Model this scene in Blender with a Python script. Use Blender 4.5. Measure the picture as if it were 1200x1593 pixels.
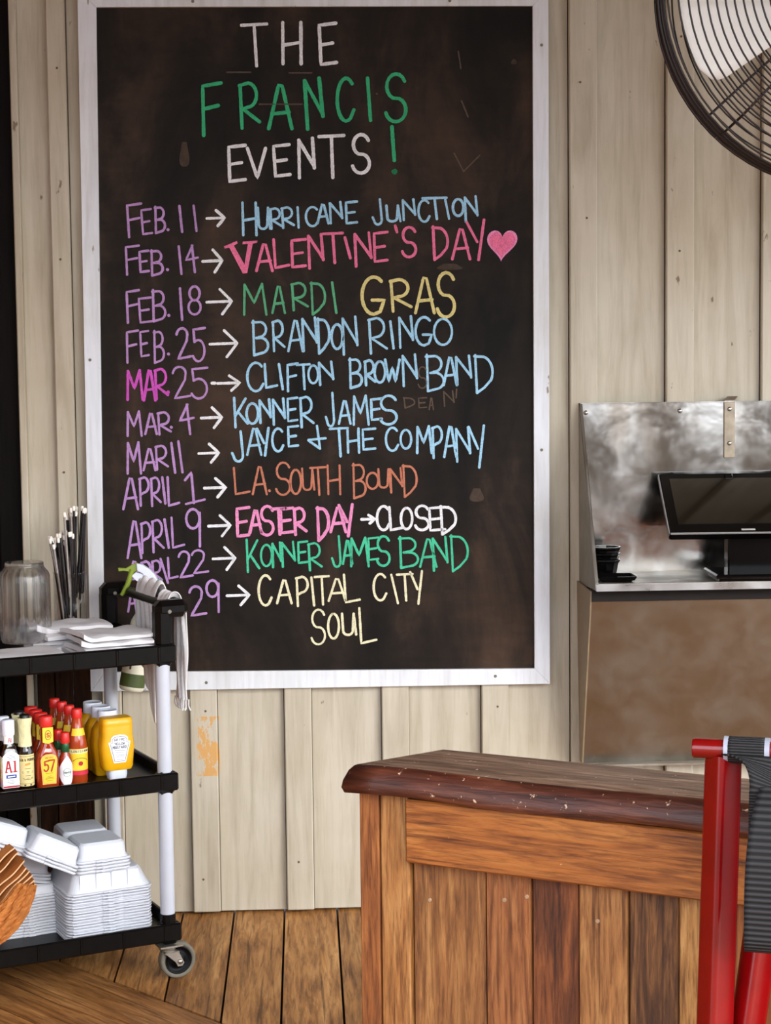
import bpy, math, random
from mathutils import Vector, Matrix, Euler
random.seed(7)
S = bpy.context.scene
C = S.collection
for o in list(bpy.data.objects): bpy.data.objects.remove(o)
PI = math.pi
# ------------------------------------------------------------------ camera
F = 2800.0
D = 5.09
YAW, PITCH, ROLL = [math.radians(a) for a in (2.60, 4.60, -0.65)]
cy_, sy_, cp_, sp_ = math.cos(YAW), math.sin(YAW), math.cos(PITCH), math.sin(PITCH)
FW = Vector((sy_*cp_, cy_*cp_, -sp_)); RT = Vector((cy_, -sy_, 0)); UP = RT.cross(FW)
_c, _s = math.cos(ROLL), math.sin(ROLL)
RT, UP = _c*RT + _s*UP, -_s*RT + _c*UP
def ray(px, py): return FW + RT*((px-600)/F) - UP*((py-796.5)/F)
_r = ray(420, 1419)
EYE = D*(-_r.z/_r.y)
CAM = Vector((0, -D, EYE))
def onY(px, py, y):            # point of the sight line on the vertical plane Y = y
    r = ray(px, py); return CAM + r*((y-CAM.y)/r.y)
def onZ(px, py, z):            # ... on the level plane Z = z
    r = ray(px, py); return CAM + r*((z-CAM.z)/r.z)
def onD(px, py, d): return CAM + ray(px, py)*d
def proj(p):
    v = Vector(p)-CAM; w = v.dot(FW); return (600+F*v.dot(RT)/w, 796.5-F*v.dot(UP)/w, w)
cd = bpy.data.cameras.new('camera'); cam = bpy.data.objects.new('camera', cd); C.objects.link(cam)
M = Matrix((RT, UP, -FW)).transposed().to_4x4(); M.translation = CAM; cam.matrix_world = M
cd.sensor_fit = 'HORIZONTAL'; cd.sensor_width = 36; cd.lens = F/1200*36; cd.clip_end = 200
S.camera = cam
# ------------------------------------------------------------------ world, light, exposure
S.view_settings.view_transform = 'Standard'; S.view_settings.look = 'None'
S.view_settings.gamma = 1; S.view_settings.use_curve_mapping = False
S.view_settings.exposure = 1.15
wd = bpy.data.worlds.new('overcast_sky'); S.world = wd; wd.use_nodes = True
nt = wd.node_tree; bg = nt.nodes['Background']
tc = nt.nodes.new('ShaderNodeTexCoord'); sep = nt.nodes.new('ShaderNodeSeparateXYZ'); rp = nt.nodes.new('ShaderNodeValToRGB')
nt.links.new(tc.outputs['Generated'], sep.inputs[0]); nt.links.new(sep.outputs['Z'], rp.inputs[0]); nt.links.new(rp.outputs[0], bg.inputs[0])
rp.color_ramp.elements[0].position = 0.0; rp.color_ramp.elements[0].color = (0.92, 0.97, 1.04, 1)
rp.color_ramp.elements[1].position = 0.6; rp.color_ramp.elements[1].color = (0.76, 0.87, 1.03, 1)
bg.inputs[1].default_value = 2.1
ld = bpy.data.lights.new('sun', 'SUN'); ld.energy = 1.5; ld.angle = math.radians(35); ld.color = (1.0, 0.97, 0.92)
sun = bpy.data.objects.new('sun', ld); C.objects.link(sun)
sun.rotation_euler = Vector((-0.55, 0.8, -0.42)).to_track_quat('-Z', 'Y').to_euler(); sun.location = (4, -9, 5)

# ------------------------------------------------------------------ mesh builder
class MB:
    def __init__(s): s.v = []; s.f = []; s.m = []; s.sm = []
    def add(s, vs, fs, mi=0, smooth=False, T=None):
        b = len(s.v)
        s.v += [tuple(T @ Vector(p)) if T is not None else tuple(p) for p in vs]
        for f in fs: s.f.append([i+b for i in f]); s.m.append(mi); s.sm.append(smooth)
        return s
    def box(s, c, d, mi=0, T=None, bev=0.0):
        x, y, z = c; a, b, e = d[0]/2, d[1]/2, d[2]/2
        if bev <= 0:
            vs = [(x+i*a, y+j*b, z+k*e) for i in (-1,1) for j in (-1,1) for k in (-1,1)]
            fs = [(0,1,3,2),(4,6,7,5),(0,4,5,1),(2,3,7,6),(0,2,6,4),(1,5,7,3)]
            return s.add(vs, fs, mi, False, T)
        bev = min(bev, a*.98, b*.98, e*.98)
        # 24-vertex chamfered box
        vs = []; idx = {}
        for i in (-1,1):
            for j in (-1,1):
                for k in (-1,1):
                    for ax in range(3):
                        p = [x+i*(a-bev), y+j*(b-bev), z+k*(e-bev)]
                        p[ax] = (x,y,z)[ax] + (i,j,k)[ax]*(a,b,e)[ax]
                        idx[(i,j,k,ax)] = len(vs); vs.append(tuple(p))
        fs = []
        def q(l): fs.append(l)
        for sg in (-1,1):
            for ax in range(3):
                o = [(-1,-1),(1,-1),(1,1),(-1,1)]
                l = []
                for (p_, q_) in o:
                    t = [0,0,0]; t[ax] = sg; t[(ax+1)%3] = p_; t[(ax+2)%3] = q_
                    l.append(idx[(t[0],t[1],t[2],ax)])
                q(l if sg > 0 else l[::-1])
        for ax in range(3):      # edges along ax
            b1, b2 = (ax+1)%3, (ax+2)%3
            for p_ in (-1,1):
                for q_ in (-1,1):
                    t0 = [0,0,0]; t0[b1] = p_; t0[b2] = q_; t1 = list(t0); t0[ax] = -1; t1[ax] = 1
                    l = [idx[(*t0,b1)], idx[(*t1,b1)], idx[(*t1,b2)], idx[(*t0,b2)]]
                    q(l if p_*q_ < 0 else l[::-1])
        for i in (-1,1):
            for j in (-1,1):
                for k in (-1,1):
                    l = [idx[(i,j,k,0)], idx[(i,j,k,1)], idx[(i,j,k,2)]]
                    q(l if i*j*k > 0 else l[::-1])
        return s.add(vs, fs, mi, False, T)
    def tube(s, pts, r, n=10, mi=0, T=None, caps=True, closed=False, smooth=True):
        pts = [Vector(p) for p in pts]; N = len(pts); vs = []; fs = []
        rr = r if isinstance(r, (list, tuple)) else [r]*N
        t0 = (pts[1]-pts[0]).normalized()
        ref = Vector((0,0,1)) if abs(t0.z) < .9 else Vector((1,0,0))
        u = t0.cross(ref).normalized()
        for i, p in enumerate(pts):
            a = pts[i-1] if (i > 0 or closed) else p; b = pts[(i+1) % N] if (i < N-1 or closed) else p
            t = (b-a).normalized(); u = (u - t*u.dot(t)).normalized(); w = t.cross(u)
            for k in range(n):
                an = 2*PI*k/n; vs.append(p + (u*math.cos(an) + w*math.sin(an))*rr[i])
        for i in range(N if closed else N-1):
            j = (i+1) % N
            for k in range(n): k2 = (k+1) % n; fs.append((i*n+k, i*n+k2, j*n+k2, j*n+k))
        s.add(vs, fs, mi, smooth, T)
        if caps and not closed:
            s.add(vs[:n], [tuple(range(n))[::-1]], mi, False, T); s.add(vs[-n:], [tuple(range(n))], mi, False, T)
        return s
    def lathe(s, prof, n=24, mi=0, T=None, c=(0,0,0), sx=1, sy=1, rib=0, ribn=0, smooth=True, ribz=None, caps=True):
        vs = []; fs = []
        for (r, z) in prof:
            for k in range(n):
                a = 2*PI*k/n; q = r
                if rib and (ribz is None or ribz[0] <= z <= ribz[1]): q = r*(1+rib*abs(math.cos(a*ribn/2)))
                vs.append((c[0]+q*math.cos(a)*sx, c[1]+q*math.sin(a)*sy, c[2]+z))
        for i in range(len(prof)-1):
            for k in range(n):
                k2 = (k+1) % n; fs.append((i*n+k, i*n+k2, (i+1)*n+k2, (i+1)*n+k))
        s.add(vs, fs, mi, smooth, T)
        if caps and prof[0][0] > 1e-5: s.add(vs[:n], [tuple(range(n))[::-1]], mi, False, T)
        if caps and prof[-1][0] > 1e-5: s.add(vs[-n:], [tuple(range(n))], mi, False, T)
        return s
    def prism(s, poly, dvec, mi=0, T=None):      # poly: list of 3-D points, extruded by dvec
        n = len(poly); d = Vector(dvec); a = [Vector(p) for p in poly]; vs = a + [p+d for p in a]
        fs = [tuple(range(n))[::-1], tuple(range(n, 2*n))] + [(i, (i+1) % n, n+(i+1) % n, n+i) for i in range(n)]
        return s.add(vs, fs, mi, False, T)
    def loft(s, rings, mi=0, smooth=True, caps=True, T=None):
        n = len(rings[0]); vs = [p for r in rings for p in r]; fs = []
        for i in range(len(rings)-1):
            for k in range(n): k2 = (k+1) % n; fs.append((i*n+k, i*n+k2, (i+1)*n+k2, (i+1)*n+k))
        s.add(vs, fs, mi, smooth, T)
        if caps: s.add(rings[0], [tuple(range(n))[::-1]], mi, False, T); s.add(rings[-1], [tuple(range(n))], mi, False, T)
        return s
    def grid(s, g, mi=0, smooth=True, T=None):
        h = len(g); w = len(g[0]); vs = [p for r in g for p in r]
        fs = [(i*w+j, i*w+j+1, (i+1)*w+j+1, (i+1)*w+j) for i in range(h-1) for j in range(w-1)]
        return s.add(vs, fs, mi, smooth, T)
    def build(s, name, mats, parent=None, solid=0.0, sub=0):
        me = bpy.data.meshes.new(name); me.from_pydata([tuple(p) for p in s.v], [], s.f)
        if not isinstance(mats, (list, tuple)): mats = [mats]
        for m in mats: me.materials.append(m)
        for i, p in enumerate(me.polygons): p.material_index = s.m[i]; p.use_smooth = s.sm[i]
        me.validate(); me.update()
        o = bpy.data.objects.new(name, me); C.objects.link(o)
        if parent is not None: o.parent = parent
        if solid: md = o.modifiers.new('thickness', 'SOLIDIFY'); md.thickness = solid; md.offset = 0
        if sub: md = o.modifiers.new('smooth', 'SUBSURF'); md.levels = sub; md.render_levels = sub
        return o
def tag(o, label=None, cat=None, group=None, kind=None):
    if label: o['label'] = label
    if cat: o['category'] = cat
    if group: o['group'] = group
    if kind: o['kind'] = kind
    return o
def thing(name, label, cat, loc=(0,0,0), rot=(0,0,0), group=None):
    o = bpy.data.objects.new(name, None); C.objects.link(o); o.location = loc; o.rotation_euler = rot
    o.empty_display_size = .05
    return tag(o, label, cat, group)
def dup(root, loc, rot=None, label=None, group=None):
    r = root.copy(); C.objects.link(r); r.location = loc
    if rot is not None: r.rotation_euler = rot
    if label: r['label'] = label
    if group: r['group'] = group
    for ch in list(root.children):
        c = ch.copy(); C.objects.link(c); c.parent = r
        for g in list(ch.children):
            d = g.copy(); C.objects.link(d); d.parent = c
    return r
def rrect(a, b, r, z, n=5, cx=0, cy=0):      # rounded rectangle ring, half sizes a, b
    out = []
    for (sx, sy, a0) in ((1,1,0),(-1,1,PI/2),(-1,-1,PI),(1,-1,1.5*PI)):
        for k in range(n+1):
            t = a0 + PI/2*k/n; out.append((cx+sx*(a-r)+r*math.cos(t), cy+sy*(b-r)+r*math.sin(t), z))
    return out

# ------------------------------------------------------------------ materials
def srgb(r, g, b):
    f = lambda c: (c/255/12.92) if c/255 <= .04045 else ((c/255+.055)/1.055)**2.4
    return (f(r), f(g), f(b), 1)
def base(name, col, rough=.5, metal=0.0, spec=.5):
    m = bpy.data.materials.new(name); m.use_nodes = True; p = m.node_tree.nodes['Principled BSDF']
    p.inputs['Base Color'].default_value = col; p.inputs['Roughness'].default_value = rough
    p.inputs['Metallic'].default_value = metal; p.inputs['Specular IOR Level'].default_value = spec
    return m, m.node_tree, p
def coords(nt, scale=(1,1,1), src='Object', loc=(0,0,0)):
    t = nt.nodes.new('ShaderNodeTexCoord'); mp = nt.nodes.new('ShaderNodeMapping')
    mp.inputs['Scale'].default_value = scale; mp.inputs['Location'].default_value = loc
    nt.links.new(t.outputs[src], mp.inputs[0]); return mp.outputs[0]
def noise(nt, vec, scale, detail=4, rough=.55, dist=0.0):
    n = nt.nodes.new('ShaderNodeTexNoise'); n.inputs['Scale'].default_value = scale; n.inputs['Detail'].default_value = detail
    n.inputs['Roughness'].default_value = rough; n.inputs['Distortion'].default_value = dist
    if vec is not None: nt.links.new(vec, n.inputs['Vector'])
    return n.outputs['Fac']
def ramp(nt, fac, stops):
    r = nt.nodes.new('ShaderNodeValToRGB'); e = r.color_ramp.elements
    while len(e) < len(stops): e.new(.5)
    for i, (p, c) in enumerate(stops): e[i].position = p; e[i].color = c if len(c) == 4 else (*c, 1)
    nt.links.new(fac, r.inputs[0]); return r.outputs[0]
def mix(nt, fac, a, b, mode='MIX'):
    m = nt.nodes.new('ShaderNodeMix'); m.data_type = 'RGBA'; m.blend_type = mode
    for sock, val in ((m.inputs[0], fac), (m.inputs[6], a), (m.inputs[7], b)):
        if isinstance(val, bpy.types.NodeSocket): nt.links.new(val, sock)
        else: sock.default_value = val
    return m.outputs[2]
def math_(nt, op, a, b=0.0):
    m = nt.nodes.new('ShaderNodeMath'); m.operation = op; m.use_clamp = op in ('MULTIPLY',)
    for sock, val in ((m.inputs[0], a), (m.inputs[1], b)):
        if isinstance(val, bpy.types.NodeSocket): nt.links.new(val, sock)
        else: sock.default_value = val
    return m.outputs[0]
def bump(nt, p, h, strength=.3, dist=.002):
    b = nt.nodes.new('ShaderNodeBump'); b.inputs['Strength'].default_value = strength; b.inputs['Distance'].default_value = dist
    nt.links.new(h, b.inputs['Height']); nt.links.new(b.outputs[0], p.inputs['Normal'])
BW = [(0,0,0,1), (1,1,1,1)]
def plain(name, col, rough=.5, metal=0.0, var=.12, nscale=40, spec=.5, bmp=.05):
    m, nt, p = base(name, col, rough, metal, spec)
    n = noise(nt, coords(nt), nscale, 4)
    dk = tuple(c*(1-var) for c in col[:3])+(1,); lt = tuple(min(1, c*(1+var)) for c in col[:3])+(1,)
    nt.links.new(ramp(nt, n, [(.3, dk), (.7, lt)]), p.inputs['Base Color'])
    if bmp: bump(nt, p, n, bmp, .001)
    return m
def wood(name, c_dark, c_mid, c_light, axis='Z', k=1.0, rough=.5, island=.0, knots=False, bmp=.4, wear=None, spec=.4):
    m, nt, p = base(name, c_mid, rough, 0, spec)
    sc = {'X': (1.3,14,14), 'Y': (14,1.3,14), 'Z': (14,14,1.3)}[axis]
    v = coords(nt, sc)
    if island:
        g = nt.nodes.new('ShaderNodeNewGeometry'); add = nt.nodes.new('ShaderNodeVectorMath'); add.operation = 'ADD'
        mu = nt.nodes.new('ShaderNodeVectorMath'); mu.operation = 'SCALE'; cb = nt.nodes.new('ShaderNodeCombineXYZ')
        for i in range(3): nt.links.new(g.outputs['Random Per Island'], cb.inputs[i])
        nt.links.new(cb.outputs[0], mu.inputs[0]); mu.inputs['Scale'].default_value = 57.0
        nt.links.new(v, add.inputs[0]); nt.links.new(mu.outputs[0], add.inputs[1]); v = add.outputs[0]
    n1 = noise(nt, v, 1.6*k, 8, .62, 1.1); n2 = noise(nt, v, 7*k, 6, .6, .4)
    col = ramp(nt, n1, [(.28, c_dark), (.5, c_mid), (.74, c_light)])
    fine = ramp(nt, n2, [(.36, (.42,.36,.30,1)), (.55, (1,1,1,1))])
    col = mix(nt, .75, col, fine, 'MULTIPLY')
    sc3 = {'X': (.9,30,30), 'Y': (30,.9,30), 'Z': (30,30,.9)}[axis]
    n3 = noise(nt, coords(nt, sc3, 'Object', (3,7,1)), 2.2*k, 3, .5, .3)
    col = mix(nt, .68, col, ramp(nt, n3, [(.33, (.22,.15,.10,1)), (.40, (1,1,1,1)), (.60, (1,1,1,1)), (.68, (1.3,1.27,1.2,1))]), 'MULTIPLY')
    if island:
        var = ramp(nt, g.outputs['Random Per Island'], [(0, (1-island,1-island,1-island*1.05,1)), (1, (1+island*.6,1+island*.6,1+island*.55,1))])
        col = mix(nt, 1.0, col, var, 'MULTIPLY')
    if wear:
        w = noise(nt, coords(nt, (1,1,1)), wear[0], 5, .7)
        wf = ramp(nt, w, [(wear[1], (0,0,0,1)), (wear[1]+.05, (1,1,1,1))])
        col = mix(nt, wf, col, wear[2])
    nt.links.new(col, p.inputs['Base Color'])
    bump(nt, p, mix(nt, .5, n1, n2), bmp, .003)
    return m
def paint_wood(name, light, dark, peel=None):
    m, nt, p = base(name, light, .62, 0, .3)
    v = coords(nt, (9,9,.8)); n1 = noise(nt, v, 2.2, 7, .6, .8); n2 = noise(nt, coords(nt, (1,1,1)), 1.6, 5, .6)
    n3 = noise(nt, coords(nt, (60,60,5)), 1.0, 5, .6)
    col = ramp(nt, n1, [(.3, dark), (.58, light)])
    dirt = ramp(nt, n2, [(.36, (.84,.80,.73,1)), (.58, (1,1,1,1))]); col = mix(nt, .8, col, dirt, 'MULTIPLY')
    sp = noise(nt, coords(nt, (1,1,.45)), 34, 3, .6); spf = ramp(nt, sp, [(.255, (.30,.22,.14,1)), (.30, (1,1,1,1))])
    col = mix(nt, .8, col, spf, 'MULTIPLY')
    gr = ramp(nt, n3, [(.3, (.80,.78,.74,1)), (.5, (1,1,1,1))]); col = mix(nt, .55, col, gr, 'MULTIPLY')
    if peel:
        x0, x1, z0, z1 = peel
        t = nt.nodes.new('ShaderNodeTexCoord'); s = nt.nodes.new('ShaderNodeSeparateXYZ'); nt.links.new(t.outputs['Object'], s.inputs[0])
        def band(o, a, b):
            return math_(nt, 'MULTIPLY', math_(nt, 'GREATER_THAN', o, a), math_(nt, 'LESS_THAN', o, b))
        bx = math_(nt, 'MULTIPLY', band(s.outputs[0], x0, x1), band(s.outputs[2], z0, z1))
        pn = noise(nt, coords(nt, (1.8,1,.7)), 15, 7, .75); pf = math_(nt, 'MULTIPLY', bx, ramp(nt, pn, [(.50, (0,0,0,1)), (.53, (1,1,1,1))]))
        col = mix(nt, pf, col, srgb(206,158,96))
    nt.links.new(col, p.inputs['Base Color'])
    bump(nt, p, mix(nt, .5, n1, n3), .35, .002)
    return m
def steel(name, col, rough, bmp=.25, dirt=.4, bscale=16):
    m, nt, p = base(name, col, rough, 1.0)
    v = coords(nt); n = noise(nt, v, 9, 3, .6, .3); n2 = noise(nt, v, bscale, 3, .5, .4); n3 = noise(nt, coords(nt, (2,2,.5)), 5, 5, .6)
    dk = tuple(c*.55 for c in col[:3])+(1,)
    c1 = ramp(nt, n3, [(.35, (col[0]*.62, col[1]*.53, col[2]*.44, 1)), (.62, col)])
    nt.links.new(mix(nt, dirt, col, c1), p.inputs['Base Color'])
    lo, hi = (.7, 1.9) if rough < .3 else (.84, 1.3)
    rr = ramp(nt, n, [(.35, (rough*lo,)*3+(1,)), (.7, (min(1, rough*hi),)*3+(1,))]); nt.links.new(rr, p.inputs['Roughness'])
    nb_ = noise(nt, coords(nt, (1,1,.6)), 3.4, 2, .5, .8)
    bump(nt, p, mix(nt, .6, mix(nt, .4, n2, n), nb_), bmp, .03)
    return m
def glassm(name, col, rough=.0, ior=1.45):
    m, nt, p = base(name, col, rough); p.inputs['Transmission Weight'].default_value = 1; p.inputs['IOR'].default_value = ior
    return m
PEEL0 = onY(304, 1205, 0); PEEL1 = onY(341, 1112, 0)
M_ = {}
M_['wall'] = paint_wood('wall_beige_paint', srgb(196,187,169), srgb(175,165,145), (PEEL0.x, PEEL1.x, PEEL0.z, PEEL1.z))
M_['frame'] = paint_wood('board_white_paint', srgb(229,233,240), srgb(212,215,220))
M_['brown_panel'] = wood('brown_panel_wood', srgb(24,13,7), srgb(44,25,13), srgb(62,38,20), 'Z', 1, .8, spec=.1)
M_['door'] = wood('door_dark_wood', srgb(6,4,3), srgb(11,7,5), srgb(20,13,8), 'Z', 1, .7, spec=.12)
M_['black_glass'] = plain('door_glass', (.002,.002,.002,1), .12, 0, .2, 40, .15)
M_['floor'] = wood('floor_oak', srgb(116,72,34), srgb(176,122,66), srgb(212,160,100), 'Y', 1.0, .55, island=.16, bmp=.5, wear=(60,.70,srgb(60,38,22)))
M_['floor2'] = wood('floor_oak_threshold', srgb(104,64,30), srgb(158,106,56), srgb(196,142,86), 'X', 1.0, .55, island=.14, bmp=.5, wear=(60,.70,srgb(60,38,22)))
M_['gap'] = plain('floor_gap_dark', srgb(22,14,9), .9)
M_['far'] = wood('added_fence_timber', srgb(58,48,40), srgb(86,74,62), srgb(116,102,86), 'Z', .6, .8, bmp=.2)
M_['ceil'] = wood('ceiling_boards', srgb(150,126,92), srgb(182,156,116), srgb(206,180,138), 'X', 1, .7)
M_['ground'] = plain('outside_paving', srgb(88,78,66), .9, 0, .25, 2)
M_['black_plastic'] = plain('black_plastic', srgb(11,9,8), .3, 0, .3, 60, .16, .2)
M_['alu'] = plain('white_aluminium_tube', srgb(188,191,199), .32, 0.0, .03, 20)
M_['chrome'] = plain('zinc_metal', srgb(190,186,176), .3, .9, .12, 40)
M_['rubber'] = plain('grey_rubber', srgb(108,102,88), .7)
M_['dark_rubber'] = plain('black_wheel_core', srgb(6,6,6), .5, 0, .2, 40, .2)
M_['foam'] = plain('white_foam', srgb(206,208,214), .55, 0, .015, 120, .4, .15)
M_['paper'] = plain('white_paper', srgb(212,209,210), .85, 0, .02, 60, .2, .2)
M_['bag'] = plain('brown_kraft_paper', srgb(176,108,52), .8, 0, .16, 30, .2, .4)
M_['bag_edge'] = plain('kraft_paper_edge', srgb(214,166,122), .85, 0, .12, 60, .2, .2)
M_['cloth'] = plain('white_cloth', srgb(214,210,208), .95, 0, .05, 140, .1, .5)
M_['steel'] = steel('dented_stainless_steel', (.62,.60,.57,1), .14, .17, .7, 7)
M_['steel_low'] = steel('dull_stainless_steel', (.37,.345,.30,1), .40, .09, .2, 22)
M_['steel_clean'] = steel('bright_steel', (.86,.86,.86,1), .3, .03, .15)
M_['red'] = plain('red_gloss_paint', srgb(120,4,6), .2, 0, .1, 30, .6, .03)
M_['webbing'] = None
M_['gloss_black'] = plain('gloss_black_plastic', srgb(7,6,6), .16, 0, .2, 40, .2)
M_['screen'] = plain('dark_touch_screen', srgb(14,12,8), .06, 0, .1, 10, 1.0, 0)
M_['wire'] = plain('dark_fan_wire', srgb(38,28,25), .4, .3, .15)
M_['blade'] = plain('pale_fan_blade', srgb(244,240,234), .35, 0.0, .02, 50)
M_['straw'] = plain('black_straw', srgb(20,18,20), .2, 0, .2, 80, .6)
M_['straw_tip'] = plain('white_paper_tip', srgb(236,228,216), .8)
M_['glass'] = glassm('clear_glass', (1,1,1,1), 0, 1.28)
def mixglass(name, share, body):      # clear plastic: partly straight-through, with a glossy or refracting body
    m, nt, p = base(name, (1,1,1,1), 0.02)
    if body: p.inputs['Transmission Weight'].default_value = 1; p.inputs['IOR'].default_value = 1.42
    tr = nt.nodes.new('ShaderNodeBsdfTransparent'); mx = nt.nodes.new('ShaderNodeMixShader'); out = nt.nodes['Material Output']
    src = p.outputs[0]
    if not body: gl = nt.nodes.new('ShaderNodeBsdfGlossy'); gl.inputs['Roughness'].default_value = .05; src = gl.outputs[0]
    if body: mx.inputs[0].default_value = share
    else:
        lw = nt.nodes.new('ShaderNodeLayerWeight'); lw.inputs[0].default_value = .3; nt.links.new(math_(nt, 'MULTIPLY', lw.outputs['Facing'], .4), mx.inputs[0])
    nt.links.new(tr.outputs[0], mx.inputs[1]); nt.links.new(src, mx.inputs[2]); nt.links.new(mx.outputs[0], out.inputs[0]); return m
M_['glass'] = mixglass('ribbed_glass', .6, True)
M_['thin_glass'] = mixglass('thin_clear_plastic', .2, False)
def webbing():
    m, nt, p = base('black_webbing', srgb(30,29,30), .75, 0, .3)
    w = nt.nodes.new('ShaderNodeTexWave'); w.wave_type = 'BANDS'; w.bands_direction = 'X'; w.inputs['Scale'].default_value = 1.0
    t = nt.nodes.new('ShaderNodeTexCoord'); nt.links.new(t.outputs['UV'], w.inputs[0])
    nt.links.new(ramp(nt, w.outputs['Fac'], [(.2, srgb(14,13,14)), (.8, srgb(48,46,46))]), p.inputs['Base Color'])
    bump(nt, p, w.outputs['Fac'], .7, .002)
    return m
M_['webbing'] = webbing()
def chalk(name, col):
    m, nt, p = base(name, col, .95, 0, .1)
    n = noise(nt, coords(nt), 240, 3, .7); n2 = noise(nt, coords(nt), 30, 3, .6)
    dk = tuple(c*.66 for c in col[:3])+(1,)
    c1 = ramp(nt, n, [(.3, dk), (.55, col)]); c2 = ramp(nt, n2, [(.3, (.78,.78,.78,1)), (.6, (1,1,1,1))])
    nt.links.new(mix(nt, .8, c1, c2, 'MULTIPLY'), p.inputs['Base Color']); return m
def slate():
    m, nt, p = base('chalkboard_slate', (.01,.01,.01,1), .6, 0, .15)
    n1 = noise(nt, coords(nt, (1,1,.55)), 3.2, 6, .62, .5); n2 = noise(nt, coords(nt, (5,1,1.0)), 3, 5, .6); n3 = noise(nt, coords(nt, (1,1,3)), 9, 5, .6, .6)
    c = ramp(nt, n1, [(.36, srgb(13,10,7)), (.52, srgb(34,26,20)), (.70, srgb(66,50,39))])
    c = mix(nt, .8, c, ramp(nt, n2, [(.3, (.7,.7,.7,1)), (.6, (1.1,1.08,1.05,1))]), 'MULTIPLY')
    c = mix(nt, .7, c, ramp(nt, n3, [(.4, (.85,.85,.85,1)), (.72, (1.35,1.28,1.2,1))]), 'MULTIPLY')
    nt.links.new(c, p.inputs['Base Color']); bump(nt, p, n3, .1, .001)
    return m
M_['slate'] = slate()

# ------------------------------------------------------------------ stroke lettering
def arc(cx, cy, rx, ry, a0, a1, n=12):
    return [(cx+rx*math.cos(math.radians(a0+(a1-a0)*i/n)), cy-ry*math.sin(math.radians(a0+(a1-a0)*i/n))) for i in range(n+1)]
G = {
 'A': [[(0,1),(.42,0),(.58,0.02),(1,1)], [(.16,.66),(.88,.62)]],
 'B': [[(.06,0),(.12,1)], [(.0,.05)]+arc(.45,.25,.42,.22,80,-90,9)+[(.3,.50)], [(.25,.50)]+arc(.5,.72,.5,.23,80,-60,9)+[(.12,1)]],
 'C': [arc(.55,.5,.52,.5,48,300,16)+[(1,.74)]],
 'D': [[(.05,0),(.15,1)], [(0,.03)]+arc(.35,.45,.65,.42,75,-30,10)+[(.55,.86),(.15,1)]],
 'E': [[(1,0),(.06,.05),(.12,.98),(1,.93)], [(.1,.52),(.8,.47)]],
 'F': [[(1,0),(.05,.06),(.1,1)], [(.08,.5),(.85,.43)]],
 'G': [arc(.52,.5,.52,.5,50,270,14)+[(.8,.93),(.98,.62),(.45,.62)]],
 'H': [[(0,0),(.06,1)], [(.94,0),(1,1)], [(.03,.55),(.97,.48)]],
 'I': [[(.4,0),(.6,1)]],
 'J': [[(.75,0),(.95,.8)]+arc(.55,.82,.4,.18,0,-170,9)+[(0,.72)]],
 'K': [[(0.02,0),(.12,1)], [(.85,.02),(.1,.62)], [(.35,.5),(1,.88)]],
 'L': [[(0,0),(.12,1),(1,.9)]],
 'M': [[(0,1),(0.02,.03)], [(.02,.03),(.45,.62),(.8,.0)], [(.8,0),(1,1)]],
 'N': [[(.08,1),(0,.05)], [(0,.05),(1,.72)], [(.85,0),(1,.75)]],
 'O': [arc(.5,.5,.5,.5,100,460,20)],
 'P': [[(.05,.05),(.15,1)], [(0,.06)]+arc(.45,.27,.5,.27,85,-90,10)+[(.12,.62)]],
 'R': [[(.04,.05),(.14,1)], [(0,.06)]+arc(.4,.27,.45,.27,85,-90,10)+[(.15,.58)], [(.2,.58),(1,.86)]],
 'S': [arc(.52,.26,.46,.26,25,250,10)+arc(.5,.75,.5,.25,70,-165,12)],
 'T': [[(0,.03),(1,0)], [(.5,.03),(.6,1)]],
 'U': [[(0,0),(.08,.8)]+arc(.42,.8,.34,.2,180,350,8)+[(.82,0)], [(.82,0),(1,.98)]],
 'V': [[(0,0),(.55,1),(1,0)]],
 'W': [[(0,0),(.25,1),(.5,.35),(.72,1),(1,0)]],
 'Y': [[(0,.03),(.62,.55)], [(1,0),(.7,1)]],
 'X': [[(0,0),(1,1)], [(1,0),(0,1)]], 'Z': [[(0,0),(1,0),(0,1),(1,1)]],
 '1': [[(0,.25),(.32,0),(.45,.97)], [(.05,1),(1,.86)]],
 'l': [[(0,0),(1,1)]],
 '2': [[(0,.2)]+arc(.38,.2,.36,.2,160,0,8)+[(.7,.4),(.12,.98),(1,.9)]],
 '4': [[(.55,0),(0,.55),(1,.45)], [(.5,0),(.75,1)]],
 '5': [[(1,0),(.12,.05),(.2,.42)], [(.2,.42)]+arc(.5,.68,.48,.32,110,-150,14)],
 '7': [[(0,.0),(1,.0),(.4,1)]],
 '8': [arc(.5,.25,.42,.25,90,450,16), arc(.5,.74,.5,.26,90,450,16)],
 '9': [arc(.5,.26,.48,.26,0,360,16), [(.98,.1),(1,1)]],
 '>': [[(0,.52),(.97,.48)], [(.52,0),(1,.48),(.62,1)]],
 '+': [[(.5,0),(.68,1)], [(0,.62),(1,.54)], [(0,.64),(.68,1)]],
 "'": [[(0,0),(.6,1)]], '-': [[(0,.5),(1,.5)]], '&': [[(1,1),(.2,.2),(.5,0),(.7,.2),(.1,.7),(.4,1),(1,.6)]],
}
def resample(pl, step):
    out = [pl[0]]
    for a, b in zip(pl, pl[1:]):
        L = math.hypot(b[0]-a[0], b[1]-a[1]); n = max(1, int(L/step))
        for i in range(1, n+1): out.append((a[0]+(b[0]-a[0])*i/n, a[1]+(b[1]-a[1])*i/n))
    return out
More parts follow.
